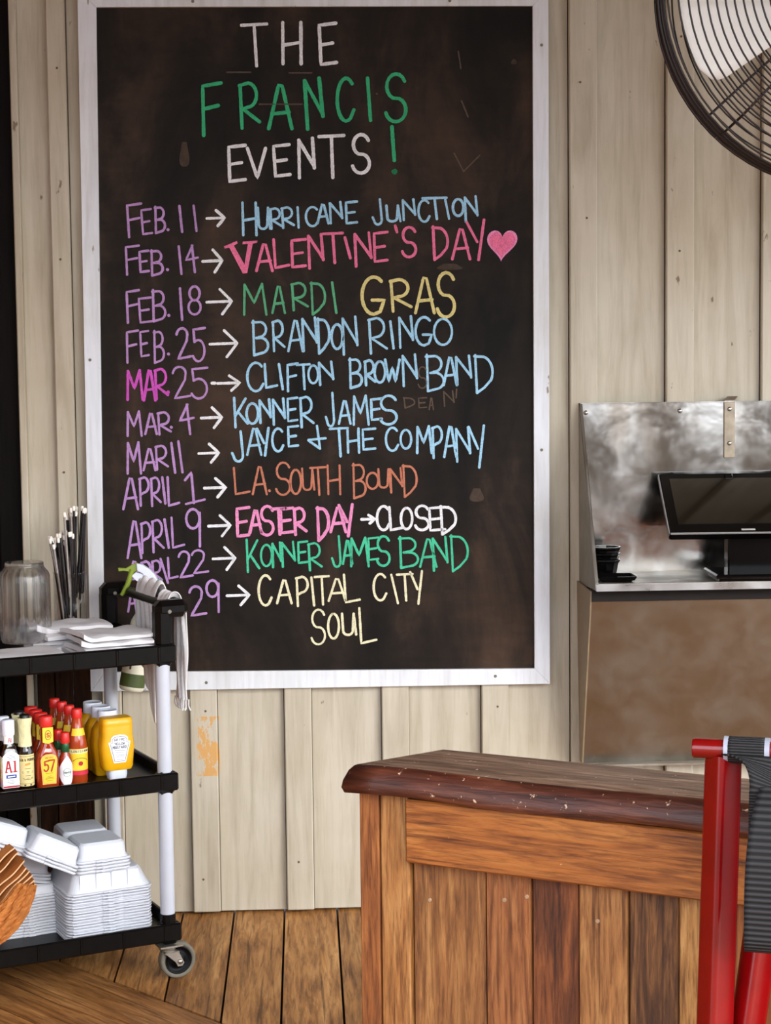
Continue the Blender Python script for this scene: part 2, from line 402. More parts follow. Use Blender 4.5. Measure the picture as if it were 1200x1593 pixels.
def stroke(mb, pl, w, fn, lift=0.0, jit=.1):     # ribbon in 2-D, mapped to 3-D by fn(x, y, lift)
    if len(pl) == 1: pl = [pl[0], (pl[0][0]+.01, pl[0][1])]
    n = len(pl); L = []; R = []; h = w/2
    for i, p in enumerate(pl):
        a = pl[max(0, i-1)]; b = pl[min(n-1, i+1)]; dx, dy = b[0]-a[0], b[1]-a[1]; l = math.hypot(dx, dy) or 1
        q = h*(1+random.uniform(-jit, jit)); nx, ny = -dy/l*q, dx/l*q
        L.append((p[0]+nx, p[1]+ny)); R.append((p[0]-nx, p[1]-ny))
    vs = [fn(*p, lift) for p in L] + [fn(*p, lift) for p in R]
    fs = [(i, i+1, n+i+1, n+i) for i in range(n-1)]
    mb.add(vs, fs, 0, False)
    for (p, q, sg) in ((pl[0], pl[min(1, n-1)], -1), (pl[-1], pl[max(0, n-2)], -1)):
        a0 = math.atan2(p[1]-q[1], p[0]-q[0])
        c = [fn(p[0]+h*math.cos(a0+t), p[1]+h*math.sin(a0+t), lift) for t in [(-PI/2)+PI*k/6 for k in range(7)]]
        mb.add(c, [tuple(range(7))], 0, False)
def glyph(mb, ch, x0, y0, x1, y1, w, fn, dx=None, lift0=0.0, step=4.0, jit=.1):
    if ch == '.':
        stroke(mb, [(x0, y0), (x0+.3, y0+.3)], w*1.25, fn, lift0, jit); return
    hh = y1-y0
    if dx is None: dx = 0.0
    for k, pl in enumerate(G[ch]):
        q = [(x0+(x1-x0)*u + dx*v, y0+hh*v) for (u, v) in pl]
        stroke(mb, resample(q, step), w*(1+random.uniform(-.08, .08)), fn, lift0+k*.00012, jit)

# ================================================================== SETTING
# ---- back wall: vertical boards with battens
w0 = onY(34, 700, 0).x - 0.006
def wx(px, py): return onY(px, py, 0).x
TOPZ = 3.1
bat = [(300,1300,342), (445,1250,487), (594,1120,636), (748.5,1072,790.5), (884.5,200,927.5), (1035,300,1078), (1184,300,1227)]
edges = [(wx(a, y), wx(c, y)) for (a, y, c) in bat]
left = [(72.5+8, 350, 101+8)]
edges = [(wx(80.5,350), wx(110,350)), (wx(165,1300), wx(195,1300))] + edges
pitch = .273
last = edges[-1][0]
for k in range(1, 7): edges.append((last+pitch*k, last+pitch*k+.077))
seams = [(a+b)/2 for a, b in edges]
mb = MB()
bx = [w0] + seams + [edges[-1][1]+.1]
for a, b in zip(bx, bx[1:]):
    mb.box(((a+b)/2, .012+random.uniform(0, .002), TOPZ/2+.004), (b-a-.004, .024, TOPZ-.008), 0)
for a, b in edges:
    mb.box(((a+b)/2, -.011, TOPZ/2+.003+random.uniform(0,.003)), (b-a, .022, TOPZ-.012), 0, None, .003)
for a, b in edges:      # dark strips: shadow lines painted along both sides of the battens
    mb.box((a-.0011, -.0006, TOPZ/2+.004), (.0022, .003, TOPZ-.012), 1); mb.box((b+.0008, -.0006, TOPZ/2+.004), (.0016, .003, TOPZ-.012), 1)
mb.box((w0+.014, -.006, TOPZ/2+.004), (.02, .03, TOPZ-.008), 0, None, .003)     # end trim by the doorway
mb.box(((w0+bx[-1])/2, .034, TOPZ/2), (bx[-1]-w0, .018, TOPZ), 1)               # dark sheathing behind the joints
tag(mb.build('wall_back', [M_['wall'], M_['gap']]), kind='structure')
# nail heads on the battens
mb = MB()
for a, b in edges[:9]:
    for z in (.12, .65, 1.25, 1.9, 2.4):
        mb.lathe([(.0035,0),(.003,.0012)], 8, 0, Matrix.Translation(((a+b)/2+random.uniform(-.012,.012), -.0222, z+random.uniform(-.08,.08))) @ Matrix.Rotation(PI/2, 4, 'X'))
tag(mb.build('trim_1', plain('rusty_nail', srgb(96,74,52), .7)), kind='structure')
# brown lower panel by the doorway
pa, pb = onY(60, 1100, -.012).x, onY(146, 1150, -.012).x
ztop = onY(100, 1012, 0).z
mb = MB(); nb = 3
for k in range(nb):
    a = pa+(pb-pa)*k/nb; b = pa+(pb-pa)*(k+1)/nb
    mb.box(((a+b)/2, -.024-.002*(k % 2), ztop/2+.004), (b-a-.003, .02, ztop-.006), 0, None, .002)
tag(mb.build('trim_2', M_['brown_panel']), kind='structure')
# dark doorway on the left
mb = MB()
dx0 = w0-1.1
mb.box((w0-.031, .042, 1.55), (.069, .06, 3.1), 0, None, .004)
mb.box((w0-.095, .05, 1.55), (.05, .07, 3.08), 0, None, .004)
tag(mb.build('trim_3', M_['door']), kind='structure')
d1 = MB(); d1.box((w0-.19, .075, 1.30), (.11, .04, 2.58), 0, None, .004).box((w0-.98, .075, 1.30), (.11, .04, 2.58), 0, None, .004)
d1.box((w0-.585, .075, .14), (.68, .04, .26), 0).box((w0-.585, .075, 2.53), (.68, .04, .12), 0)
door = tag(d1.build('door_1', M_['door']), kind='structure')
MB().box((w0-.585, .08, 1.37), (.70, .012, 2.22), 0).build('pane', M_['black_glass'], door)
MB().tube([(w0-.262,.05,.28),(w0-.262,.05,2.46)], .0025, 6).build('bead', M_['chrome'], door)
tag(MB().box((w0-.50, .12, 1.55), (1.3, .03, 3.1)).build('wall_left', M_['door']), kind='structure')
tag(MB().box((w0-1.15, -1.6, 1.55), (.06, 3.4, 3.1)).build('wall_side', wood('side_wall_wood', srgb(110,66,30), srgb(150,94,46), srgb(180,120,66), 'Z', 1, .7)), kind='structure')

# ---- floor: boards square to the wall, then a skewed border board and boards along it
P0 = onZ(55, 1480, 0); P1 = onZ(350, 1593, 0)
dirb = Vector((P1.x-P0.x, P1.y-P0.y, 0)).normalized(); nrm = Vector((dirb.y, -dirb.x, 0))
if nrm.y > 0: nrm = -nrm
def yline(x): return P0.y + (x-P0.x)*dirb.y/dirb.x
mb = MB()
xs = [onZ(x, 1450, 0).x for x in (104+7, 197+4, 279, 361, 442, 527)]
step = (xs[-1]-xs[0])/5
xa = xs[0]-step*8
cuts = [xa+step*i for i in range(8)] + xs + [xs[-1]+step*i for i in range(1, 22)]
fy = lambda x: max(-7.5, yline(x))
for a, b in zip(cuts, cuts[1:]):
    a += .003; b -= .003
    pts = [(a, .10, 0), (b, .10, 0), (b, fy(b)+.003, 0), (a, fy(a)+.003, 0)]
    if pts[2][1] > .05 or pts[3][1] > .05: 
        continue
    mb.prism([pts[3], pts[2], pts[1], pts[0]], (0,0,-.02), 0)
tag(mb.build('floor', M_['floor']), kind='structure')
mb = MB()
# boards running along the seam, in a frame turned to it
ang = math.atan2(dirb.y, dirb.x)
T = Matrix.Translation(P0) @ Matrix.Rotation(ang, 4, 'Z')
for k in range(40):
    y1 = -.003 - k*step*1.03; y0 = y1 - step*1.03 + .005
    if y0 < -6.5: break
    mb.box((1.0, (y0+y1)/2, -.01), (12, y1-y0, .02), 0, None, .002)
fl = mb.build('floor_border', M_['floor2']); fl.matrix_world = T; tag(fl, kind='structure'); fl.name = 'floor_1'
tag(MB().box((1, -3.4, -.035), (12, 7.6, .02)).build('floor_2', M_['gap']), kind='structure')
tag(MB().box((0, -30, -.08), (120, 90, .05)).build('floor_3', M_['ground']), kind='structure')
# ---- unseen low timber fence, added behind the viewer to dim steel and board reflections
mb = MB()
for k in range(60): mb.box((-9+.3*k, -12.5-.01*(k % 2), .94), (.285, .03, 1.88), 0)
tag(mb.build('wall_far_added', M_['far']), kind='structure')
# ---- ceiling with beams
mb = MB()
for k in range(24): mb.box((.8, .1-.1-k*.19, TOPZ+.03), (7.4, .184, .03), 0)
tag(mb.build('ceiling', M_['ceil']), kind='structure')
mb = MB()
for k in range(3):
    mb.box((0,0,0), (.09, 5.2, .14), 0, Matrix.Translation((-.6+1.55*k, -2.2, TOPZ-.06)) @ Matrix.Rotation(math.radians(-24), 4, 'Z'))
tag(mb.build('trim_4', M_['door']), kind='structure')

# ================================================================== CHALKBOARD
BY = -.028        # writing face
def bo(px, py, y=BY): return onY(px, py, y)
oTL, oTR, oBR, oBL = (120,-17), (853.5,-15), (856,1064), (141,1076)
iTL, iTR, iBR, iBL = (149.5,11), (829,9), (832,1040), (163,1046)
board = thing('chalkboard', 'tall black chalkboard in a white painted frame listing events in coloured chalk', 'chalkboard', onY(490, 1076, -.02))
BL0 = board.location.copy()
def loc(p): return Vector(p)-BL0
q = [loc(bo(*c)) for c in ((140,0),(842,-3),(844,1052),(152,1060))]
MB().prism(q, (0,.005,0)).build('slate', M_['slate'], board)
def rail(a, b, c, d):
    fr = [loc(onY(*p, BY-.010)) for p in (a, b, c, d)]
    m = MB(); m.prism(fr, (0, .0155, 0)); return m
for q in ((oTL,oTR,iTR,iTL), (oTR,oBR,iBR,iTR), (oBR,oBL,iBL,iBR), (oBL,oTL,iTL,iBL)):
    q2 = [(p[0]+(.35 if i in (0,3) else -.35)*0, p[1]) for i, p in enumerate(q)]
    o = rail(*q).build('frame_rail', M_['frame'], board)
    md = o.modifiers.new('bevel', 'BEVEL'); md.width = .0015; md.segments = 2
ft = lambda x, y, l: loc(onY(x, y, BY-.0006-l))
CH = {'white': chalk('white_chalk', srgb(238,238,240)), 'green': chalk('green_chalk', srgb(66,184,128)), 'purple': chalk('purple_chalk', srgb(188,146,200)),
      'blue': chalk('blue_chalk', srgb(168,214,240)), 'pink': chalk('pink_chalk', srgb(240,122,160)), 'teal': chalk('teal_chalk', srgb(96,176,130)),
      'yellow': chalk('yellow_chalk', srgb(226,210,140)), 'orange': chalk('orange_chalk', srgb(200,126,100)), 'magenta': chalk('magenta_chalk', srgb(214,92,196)),
      'rose': chalk('rose_chalk', srgb(240,150,196)), 'mint': chalk('mint_chalk', srgb(80,200,156)), 'cream': chalk('cream_chalk', srgb(236,228,190)),
      'ghost': chalk('rubbed_out_chalk', srgb(98,84,72))}
REG = {1:(120,0,3.0), 2:(480,0,3.0), 3:(180,290,3.75), 4:(500,290,3.75), 5:(180,480,3.75), 6:(480,480,3.75), 7:(180,660,3.75), 8:(480,660,3.75), 9:(180,830,2.3077)}
def line(colour, w, spec):
    """spec: 'region; ch x0 y0 x1 y1 [dx]; ...' with positions read off the board; one part per written word"""
    words = []; reg = 1; lx_ = None
    for it in spec.split(';'):
        t = it.split()
        if not t: continue
        if len(t) == 1: reg = int(t[0]); continue
        ox, oy, sc = REG[reg]; v = [float(x) for x in t[1:]]
        X0, Y0 = ox+v[0]/sc, oy+v[1]/sc
        X1, Y1 = (X0+2, Y0+2) if t[0] == '.' else (ox+v[2]/sc, oy+v[3]/sc)
        dx = v[4]/sc if len(v) > 4 else 0
        new = lx_ is None or t[0] in '>-' or X0-lx_[0] > 14 or X0 < lx_[0]-45 or (t[0] not in ".'" and (Y0 > lx_[1]+4 or Y1 < lx_[2]-4))
        if new: words.append([])
        words[-1].append((t[0], X0, Y0, X1, Y1, dx))
        lx_ = (X1, Y1 if t[0] not in ".'" else lx_[1], Y0 if t[0] not in ".'" else lx_[2])
    for wd_ in words:
        mbx = MB()
        for (ch, X0, Y0, X1, Y1, dx) in wd_:
            if ch == '.': glyph(mbx, '.', X0, Y0, 0, 0, w, ft)
            else: glyph(mbx, ch, X0, Y0, X1, Y1, w, ft, dx)
        ar = wd_[0][0] == '>'
        o = mbx.build('chalk_arrow' if ar else 'chalk_lettering', CH[colour], board); o['label'] = colour + (' chalk arrow' if ar else ' chalk lettering')
line('white', 5.2, '1; T 768 112 885 308; H 960 105 1050 298 -4; 2; E 45 108 128 305 4; 1; E 703 678 785 850 0; V 795 692 880 830; E 912 675 990 825 5; N 1035 645 1110 830 -3; 2; T 50 632 165 828 -5; S 205 628 285 808')
line('green', 5.6, '1; F 582 387 672 632; R 757 387 852 598; A 895 398 1003 600; N 1062 365 1142 602 8; 2; C 132 365 212 565; l 276 365 290 562; S 360 345 455 568; l 390 592 401 748; . 402 800; . 402 803; . 399 801; . 404 799')
line('purple', 3.7, '3; F 62 100 148 295 8; E 145 132 205 282 8; B 228 118 288 272; . 305 252; l 372 115 388 265; l 455 112 472 260;'
     'F 55 345 135 515 4; E 135 375 190 502 4; B 205 372 275 520; . 302 485; l 368 350 384 510; 4 410 345 480 500;'
     'F 60 605 135 795 4; E 130 648 205 797 6; B 213 605 290 787; . 310 752; l 375 595 388 778; 8 425 583 496 747; '
     '5; F 62 128 130 315; E 140 130 190 282 4; B 222 130 282 317; . 308 265; 2 355 115 440 297; 5 445 113 520 308; 2 333 340 435 528; 5 435 345 535 525;'
     'M 70 600 152 742; A 173 612 240 732; R 245 605 322 735; . 324 692; 4 375 560 455 732;'
     '7; M 70 105 148 287; A 163 143 232 268; R 232 125 305 265; l 325 110 347 282; l 366 100 390 280;'
     'A 45 315 130 495; P 138 310 195 475; R 205 310 263 477; l 272 310 290 462; L 303 310 370 475; 1 405 280 520 465;'
     'A 70 565 150 780; P 148 572 205 752; R 212 558 280 747; l 285 555 310 720; L 326 545 400 720; 9 410 495 492 712;'
     'A 70 800 150 960; P 150 800 205 950; R 212 795 270 925; l 262 785 305 925; L 305 780 362 900; 2 368 742 450 897; 2 445 735 540 872;'
     '9; A 45 200 75 280; P 80 195 105 275; R 112 190 140 270; l 148 190 153 265; L 165 185 190 260; 2 265 190 325 297; 9 325 168 370 282')
line('magenta', 4.0, '5; M 70 360 158 532; A 165 360 232 535; R 228 352 305 528; . 306 487')
line('white', 4.3, '3; > 532 140 636 230; > 508 370 622 500; > 532 600 678 745; 5; > 550 128 710 282; > 595 392 725 478; - 562 432 580 438; > 500 578 620 695; 7; > 485 115 602 222; > 518 316 642 425; > 542 532 670 652; > 568 718 698 848; 9; > 400 188 480 256; 8; > 310 530 388 578')
line('blue', 3.9, '3; H 740 95 822 284; U 830 125 902 248; R 900 128 968 247; R 968 122 1040 242; I 1050 122 1080 240; C 1108 120 1182 232; 4; A -22 105 42 215; N 50 92 122 215; E 140 88 208 218; J 300 75 356 222; U 380 112 462 204; N 476 75 548 196; C 565 80 632 206; T 592 66 730 190; l 724 78 746 188; O 768 74 830 172; N 838 58 912 206;'
     '5; B 797 72 890 272; R 915 70 985 248; A 1008 70 1092 248; N 1090 52 1175 248; 6; D 52 58 122 262; O 135 92 200 236; N 200 48 286 268; R 350 55 458 262; l 478 75 497 232; N 530 45 610 228; G 625 50 722 215; O 733 60 838 212;'
     '5; C 765 316 862 482; L 870 325 942 462; l 953 325 975 470; F 1000 320 1062 482; T 1058 325 1132 470; O 1125 332 1182 436; 6; N 62 310 145 445; B 238 292 312 464; R 328 302 390 447; O 386 308 448 432; W 448 298 532 426; N 550 268 634 452; B 685 270 790 482; A 790 285 866 447; N 862 275 950 444; D 968 272 1075 492;'
     '5; K 690 522 770 692; O 764 553 832 672; N 840 530 905 667; N 918 525 988 677; E 1000 520 1060 660; R 1075 515 1155 692; 6; J 102 492 152 687; A 178 538 246 672; M 265 508 352 677; E 362 525 428 652; S 418 508 515 676;'
     '7; J 680 42 746 217; A 768 25 850 178; Y 825 22 892 182; C 912 25 978 158; E 1003 10 1064 132; 8; + 0 10 100 142; T 125 22 230 186; H 228 25 296 165; E 312 25 390 150; C 450 20 524 155; O 538 33 600 142; M 635 12 720 168; P 722 12 782 197; A 793 13 864 190; N 862 18 944 218; Y 935 8 1024 252')
line('pink', 4.4, '3; A 822 338 915 492; L 922 310 1012 475; E 1022 308 1108 474; N 1125 280 1212 478; 4; T 10 272 125 445; l 138 298 170 418; N 196 270 292 466; E 303 266 386 442; l 432 230 442 266; S 472 238 552 412; D 648 235 738 428; A 765 250 868 424; Y 845 195 950 428')
line('teal', 3.7, '3; M 750 568 880 748; A 915 583 988 738; R 1026 563 1122 722; D 1138 560 1222 747; 4; l 63 560 88 738')
line('yellow', 5.0, '4; G 238 528 370 746; R 402 543 525 728; A 550 533 660 738; S 676 503 778 762')
line('orange', 3.3, '7; L 690 255 782 408; A 800 248 882 408; . 897 387; S 935 223 1018 412; O 1020 265 1082 407; U 1088 258 1160 384; 8; T 10 250 100 412; H 112 240 186 408; B 258 230 334 432; O 340 283 408 377; U 408 262 480 370; N 478 255 548 398; D 550 238 632 424')
line('rose', 4.8, '7; E 703 485 778 657; A 783 503 852 634; S 846 478 920 647; T 912 490 990 642; E 958 488 1034 637; R 1040 488 1112 644; 8; D 50 485 118 678; A 130 488 218 628; Y 178 468 256 652')
line('white', 4.1, '8; C 398 478 472 617; L 472 485 548 617; O 540 488 606 612; S 623 475 702 617; E 700 483 798 622; D 768 478 860 642')
line('mint', 3.6, '7; K 763 673 838 862; O 848 703 912 828; N 915 690 966 834; N 970 685 1046 832; E 1062 683 1118 812; 8; R -2 693 78 852; J 138 653 190 832; A 202 678 256 814; M 250 662 352 828; E 346 660 408 794; S 400 653 474 826; B 528 658 640 838; A 652 670 748 832; N 726 658 812 854; D 828 648 930 858')
line('cream', 3.6, '9; C 512 150 560 258; A 580 168 632 250; P 648 155 692 260; l 703 158 713 258; T 715 153 765 255; A 765 163 826 242; L 820 148 877 247; C 925 145 972 240; l 990 148 1014 250; T 1010 145 1066 240; Y 1058 135 1100 252; S 703 273 752 398; O 763 288 802 377; U 813 288 864 364; L 875 268 936 394')
line('ghost', 2.2, '1; - 700 335 810 340; - 990 335 1095 345; - 850 485 1050 488; 2; l 700 240 712 320; l 715 470 745 545; l 680 715 725 800; l 725 800 800 725; . 320 438; . 318 437; 6; D 555 520 620 580; E 640 520 690 580; A 705 520 730 590; N 790 480 850 570; l 865 470 862 520; S 640 340 690 465')
# bold V and the heart
mb = MB()
def poly(pts, lift=.0004, m=None):
    (m or mb).add([ft(x, y, lift) for x, y in pts], [tuple(range(len(pts)))], 0)
R3 = lambda L: [(180+x/3.75, 290+y/3.75) for x, y in L]
R4 = lambda L: [(500+x/3.75, 290+y/3.75) for x, y in L]
poly(R3([(632,350),(708,318),(712,332),(690,345),(752,455),(772,335),(740,338),(742,322),(828,316),(826,328),(800,334),(768,505),(742,508),(664,358),(636,362)]))
mb.build('chalk_lettering', CH['pink'], board)['label'] = 'bold pink chalk capital'
def heart(k):
    pts = []
    for i in range(40):
        t = 2*PI*i/40; x = 16*math.sin(t)**3; y = 13*math.cos(t)-5*math.cos(2*t)-2*math.cos(3*t)-math.cos(4*t)
        pts.append((1055+x*5.55*k+y*.35*k, 332-y*6.3*k))
    return R4(pts)
m1 = MB(); poly(heart(1.0), .0003, m1); hb = m1.build('chalk_heart', CH['rose'], board); hb['label'] = 'pink chalk heart'
m1 = MB(); poly(heart(.86), .0007, m1); m1.build('chalk_fill', CH['pink'], hb)
# rubbed smears
smear = plain('faint_smear', srgb(66,53,43), .95, 0, .3, 60)
for (px, py, rx, ry) in ((287,240,7,24), (700,415,18,6), (800,96,4,5), (742,770,10,13)):
    mb = MB(); poly([(px+rx*math.cos(t)*(1+.25*math.sin(3*t)), py+ry*math.sin(t)*(1+.2*math.cos(2*t))) for t in [2*PI*i/20 for i in range(20)]], .0001)
    mb.build('chalk_smudge', smear, board)
# screws on the frame
scm = plain('dull_screw', srgb(120,116,100), .6, .5)
for (px, py) in ((771,1052), (321,1062), (140,560), (843,70), (843,700), (300,2), (700,1)):
    MB().lathe([(.0045,0),(.004,.001)], 10, 0, Matrix.Translation(loc(onY(px, py, BY-.0105))) @ Matrix.Rotation(PI/2, 4, 'X')).build('screw', scm, board)

# ================================================================== STEEL SHELF ON THE WALL
YB = -.0235
st = thing('steel_shelf', 'dented stainless steel wall shelf with high back sheet and slanted side', 'shelf', onY(1100, 900, YB))
SL = st.location.copy(); ls = lambda p: Vector(p)-SL
ax = onY(896, 627, YB); gb = onY(896, 890, YB)
zt, zs = ax.z, gb.z                       # top of the sheet, shelf height
SD = .285                                 # shelf depth
x0 = onY(928, 910, YB-SD).x               # left end
XR = x0+1.15
mb = MB(); mb.box(((x0+XR)/2, YB+.000, (zt+zs)/2), (XR-x0, .003, zt-zs), 0); mb.box(((x0+XR)/2, YB-.005, zt-.001), (XR-x0, .013, .002), 0)
bs = mb.build('back_sheet', M_['steel'], st); bs.location = -SL
mb = MB(); mb.box(((x0+XR)/2, YB-SD/2, zs-.0015), (XR-x0, SD, .003), 0)
mb.build('shelf_top', M_['steel_low'], st).location = -SL
lz = onY(928, 902, YB-SD).z; lz1 = onY(928, 918, YB-SD).z
mb = MB(); lz1 -= .003; mb.prism([(x0, YB-SD+.001, zs), (x0, YB-SD-.009, lz1), (x0, YB-SD-.005, lz1), (x0, YB-SD+.005, zs)], (XR-x0,0,0), 0); mb.box(((x0+XR)/2, YB-SD+.012, lz1+.0015), (XR-x0, .024, .003), 0)
mb.build('front_lip', M_['steel_clean'], st).location = -SL
mb = MB(); mb.prism([(x0, YB, zt), (x0, YB-SD, zs), (x0, YB-SD, lz1+.002), (x0, YB, zs-.03)], (-.0025,0,0), 0)
mb.prism([(x0, YB-.004, zt), (x0, YB-SD, zs+.002), (x0, YB-SD-.0, zs-.004), (x0, YB-.012, zt-.004)], (.006,0,0), 0)
mb.build('side_gusset', M_['steel_low'], st).location = -SL
# lower apron, leaning back to the wall
ya, yb = YB-SD+.05, YB-.045
pA = onY(921, 936, ya); pB = onY(908, 1188, yb)
mb = MB(); mb.prism([(pA.x, ya, pA.z), (XR, ya, pA.z), (XR, yb, pB.z), (pB.x, yb, pB.z)], (0, .003, 0), 0)
mb.box(((pB.x+XR)/2, yb-.012, pB.z-.001), (XR-pB.x, .03, .006), 0)
mb.build('lower_apron', M_['steel_low'], st).location = -SL
mb = MB(); mb.prism([(pA.x, ya, pA.z), (pB.x, yb, pB.z), (pB.x, 0-.024, pB.z), (pA.x-.001, -.024, pA.z+.03), (pA.x, ya, pA.z+.028)], (-.004,0,0), 0)
mb.build('apron_side', plain('beige_metal_edge', srgb(150,132,106), .5, .2, .1), st).location = -SL
mb = MB(); mb.box(((pA.x+XR)/2, ya+.004, (pA.z+lz1)/2), (XR-pA.x, .02, lz1-pA.z), 0)  # dark strip under the lip: the gap's shadow put into its colour
mb.build('shadow_strip', plain('under_lip_shade', srgb(20,14,10), .9, 0, .2), st).location = -SL
# strap bracket over the top edge
bpx = onY(1135, 660, YB-.004)
b0 = onY(1133, 712, YB-.004).z; hw = .0155
mb = MB(); mb.box((bpx.x, YB-.0055, (b0+zt+.004)/2), (hw*2, .005, zt+.004-b0), 0, None, .0012)
tp = onY(1139, 616, YB+.02)
mb.prism([(bpx.x-hw, YB-.008, zt+.004), (bpx.x+hw, YB-.008, zt+.004), (bpx.x+hw+.010, YB-.001, tp.z), (bpx.x-hw+.012, YB-.001, tp.z)], (0,.005,0), 0)
br = mb.build('strap_bracket', plain('weathered_bracket', srgb(150,138,120), .4, .7, .2), st); br.location = -SL
mb = MB()
for zz in (zt-.022, zt-.119): mb.lathe([(.0062,0),(.0062,.002),(.003,.004),(.0,.0042)], 14, 0, Matrix.Translation((bpx.x, YB-.008, zz-b0*0)) @ Matrix.Rotation(PI/2, 4, 'X'))
mb.build('bolt', M_['chrome'], br)
mb = MB()
p = onY(1058, 639, YB-.002); mb.lathe([(.007,0),(.006,.003),(0,.004)], 12, 0, Matrix.Translation((p.x, YB-.002, p.z)) @ Matrix.Rotation(PI/2, 4, 'X'))
p = onY(909, 642, YB-.002); mb.lathe([(.007,0),(.006,.003),(0,.004)], 12, 0, Matrix.Translation((p.x+.005, YB-.002, p.z)) @ Matrix.Rotation(PI/2, 4, 'X'))
mb.build('bolt', M_['chrome'], st).location = -SL

# ---- touch-screen till
mp = onY(1150, 886, YB-.13)
mon = thing('touch_screen_monitor', 'black touch screen till tilted back on the steel shelf', 'monitor', (onY(1152, 880, YB-.18).x, YB-.18, zs), (0,0,math.radians(-2)))
mb = MB(); mb.box((.03, -.02, .014), (.235, .19, .012), 0, None, .004); mb.box((.03,-.02,.004), (.215,.17,.008), 0)
mb.build('base', M_['gloss_black'], mon)
mb = MB(); mb.box((.035, .02, .072), (.14, .055, .12), 0, None, .004); mb.box((.035,.055,.05),(.10,.03,.07),0)
mb.build('stand', M_['gloss_black'], mon)
sc = bpy.data.objects.new('x', None)
bpy.data.objects.remove(sc)
SW, SH = .43, .248
Tm = Matrix.Translation((.008, -.075, .128)) @ Matrix.Rotation(math.radians(-52), 4, 'X')
mb = MB(); mb.box((0, .012, SH/2), (SW, .026, SH), 0, Tm, .004)
hd = mb.build('screen_housing', M_['gloss_black'], mon)
mb = MB(); mb.box((0, -.0018, SH/2+.006), (SW-.055, .002, SH-.062), 0, Tm); mb.build('screen', M_['screen'], hd)
mb = MB(); mb.box((-.02, -.003, SH-.018), (.022, .004, .022), 0, Tm, .001); mb.build('camera_lens', M_['gloss_black'], hd)
mb = MB(); mb.box((-.0, -.002, .013), (.038, .0015, .006), 0, Tm, .0005); mb.build('badge', plain('silver_badge', srgb(190,188,184), .4, .3), hd)
mb = MB(); mb.box((0,-.001,.0005),(SW-.004,.004,.003),0,Tm); mb.box((-SW/2-.0002,.006,SH/2),(.002,.012,SH-.01),0,Tm); mb.build('trim', plain('grey_trim_edge', srgb(150,148,146), .4), hd)
# ---- ramekins and saucer
rx = onY(948, 872, YB-.14)
tray = thing('saucer', 'small square black plastic dish at the left front of the shelf', 'dish', (onY(957, 890, YB-.22).x, YB-.22, zs))
mb = MB(); mb.loft([rrect(.040,.036,.004,0), rrect(.052,.045,.004,.016), rrect(.054,.047,.004,.016), rrect(.048,.041,.004,.005)], 0, False)
mb.build('dish', M_['gloss_black'], tray)
ram = thing('ramekin', 'lowest black faceted sauce cup of the little stack', 'cup', (x0+.052, YB-.13, zs+.0), (0,0,.2), 'stacked black sauce cups')
mb = MB(); mb.lathe([(.028,0),(.036,.040),(.0405,.046),(.0405,.05),(.036,.05),(.026,.004)], 10, 0, None, (0,0,0), 1, 1, 0, 0, False)
mb.build('cup', M_['gloss_black'], ram)
for k, lb in ((1, 'middle black faceted sauce cup of the little stack'), (2, 'topmost black faceted sauce cup of the little stack')):
    dup(ram, (x0+.052+.001*k, YB-.13, zs+.0175*k), (0,0,.2+.3*k), lb)

# ================================================================== WOODEN HALF WALL (BAR)
DB = 2800/900
BT = onD(555, 1188, DB).z                  # top of the cap
A_ = onZ(553, 1190, BT); B_ = onZ(690, 1166, BT)
Rr = onZ(1097, 1246, BT); Rb = onZ(1100, 1207.5, BT)
fdir = Vector((Rr.x-A_.x, Rr.y-A_.y, 0)).normalized(); fn_ = Vector((fdir.y, -fdir.x, 0))
if fn_.y > 0: fn_ = -fn_                     # outward, to the camera
bar = thing('bar_counter', 'weathered wooden bar half wall with a thick dark plank top', 'bar counter', (A_.x, A_.y, 0), (0,0,math.atan2(fdir.y, fdir.x)))
BM = Matrix.Translation((A_.x, A_.y, 0)) @ Matrix.Rotation(math.atan2(fdir.y, fdir.x), 4, 'Z'); BI = BM.inverted()
def bl(p): return BI @ Vector(p)
LB = bl(B_); LW = 1.9
depth = LB.y; dback = (BI @ Rb).y
print('bar: height', BT, 'depth', depth, dback, 'angle', math.degrees(math.atan2(fdir.y, fdir.x)))
tip = bl(onZ(530, 1222, BT-.045))
# cap: profile with an eased front nose
TH = .046
mb = MB()
def capring(off, z):      # outline pushed out by off
    return [(-off*.6-.004, -off, z), (LW, -off, z), (LW, depth, z), (LB.x, depth, z)]
rings = [capring(.016, BT-TH), capring(.021, BT-TH+.010), capring(.018, BT-TH+.022), capring(.008, BT-.008), capring(-.002, BT-.001), capring(-.008, BT)]
# subdivide the ring along its front edge so it can waver
def sub(r, n=34):
    out = []
    for i in range(4):
        a = Vector(r[i]); b = Vector(r[(i+1) % 4]); k = n if i in (0, 2) else 6
        for j in range(k): out.append(a.lerp(b, j/k))
    return out
random.seed(3)
rs = []
jit = None
for ri, r in enumerate(rings):
    s_ = sub(r)
    for i in range(1, 34):
        s_[i] = s_[i] + Vector((0, .0035*math.sin(i*.9+ri*.3)+random.uniform(-.0015,.0015), .0022*math.sin(i*.7)+random.uniform(-.0008,.0008)))
    rs.append(s_)
mb.loft(rs, 0, True, False)
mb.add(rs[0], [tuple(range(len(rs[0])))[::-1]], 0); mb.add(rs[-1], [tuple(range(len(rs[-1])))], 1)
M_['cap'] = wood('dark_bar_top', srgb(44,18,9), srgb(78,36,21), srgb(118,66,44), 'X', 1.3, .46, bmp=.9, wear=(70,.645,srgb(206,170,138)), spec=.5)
M_['cap_top'] = wood('worn_bar_top', srgb(74,52,38), srgb(118,90,70), srgb(158,130,106), 'X', 1.5, .55, bmp=.8, wear=(70,.655,srgb(214,186,160)), spec=.4)
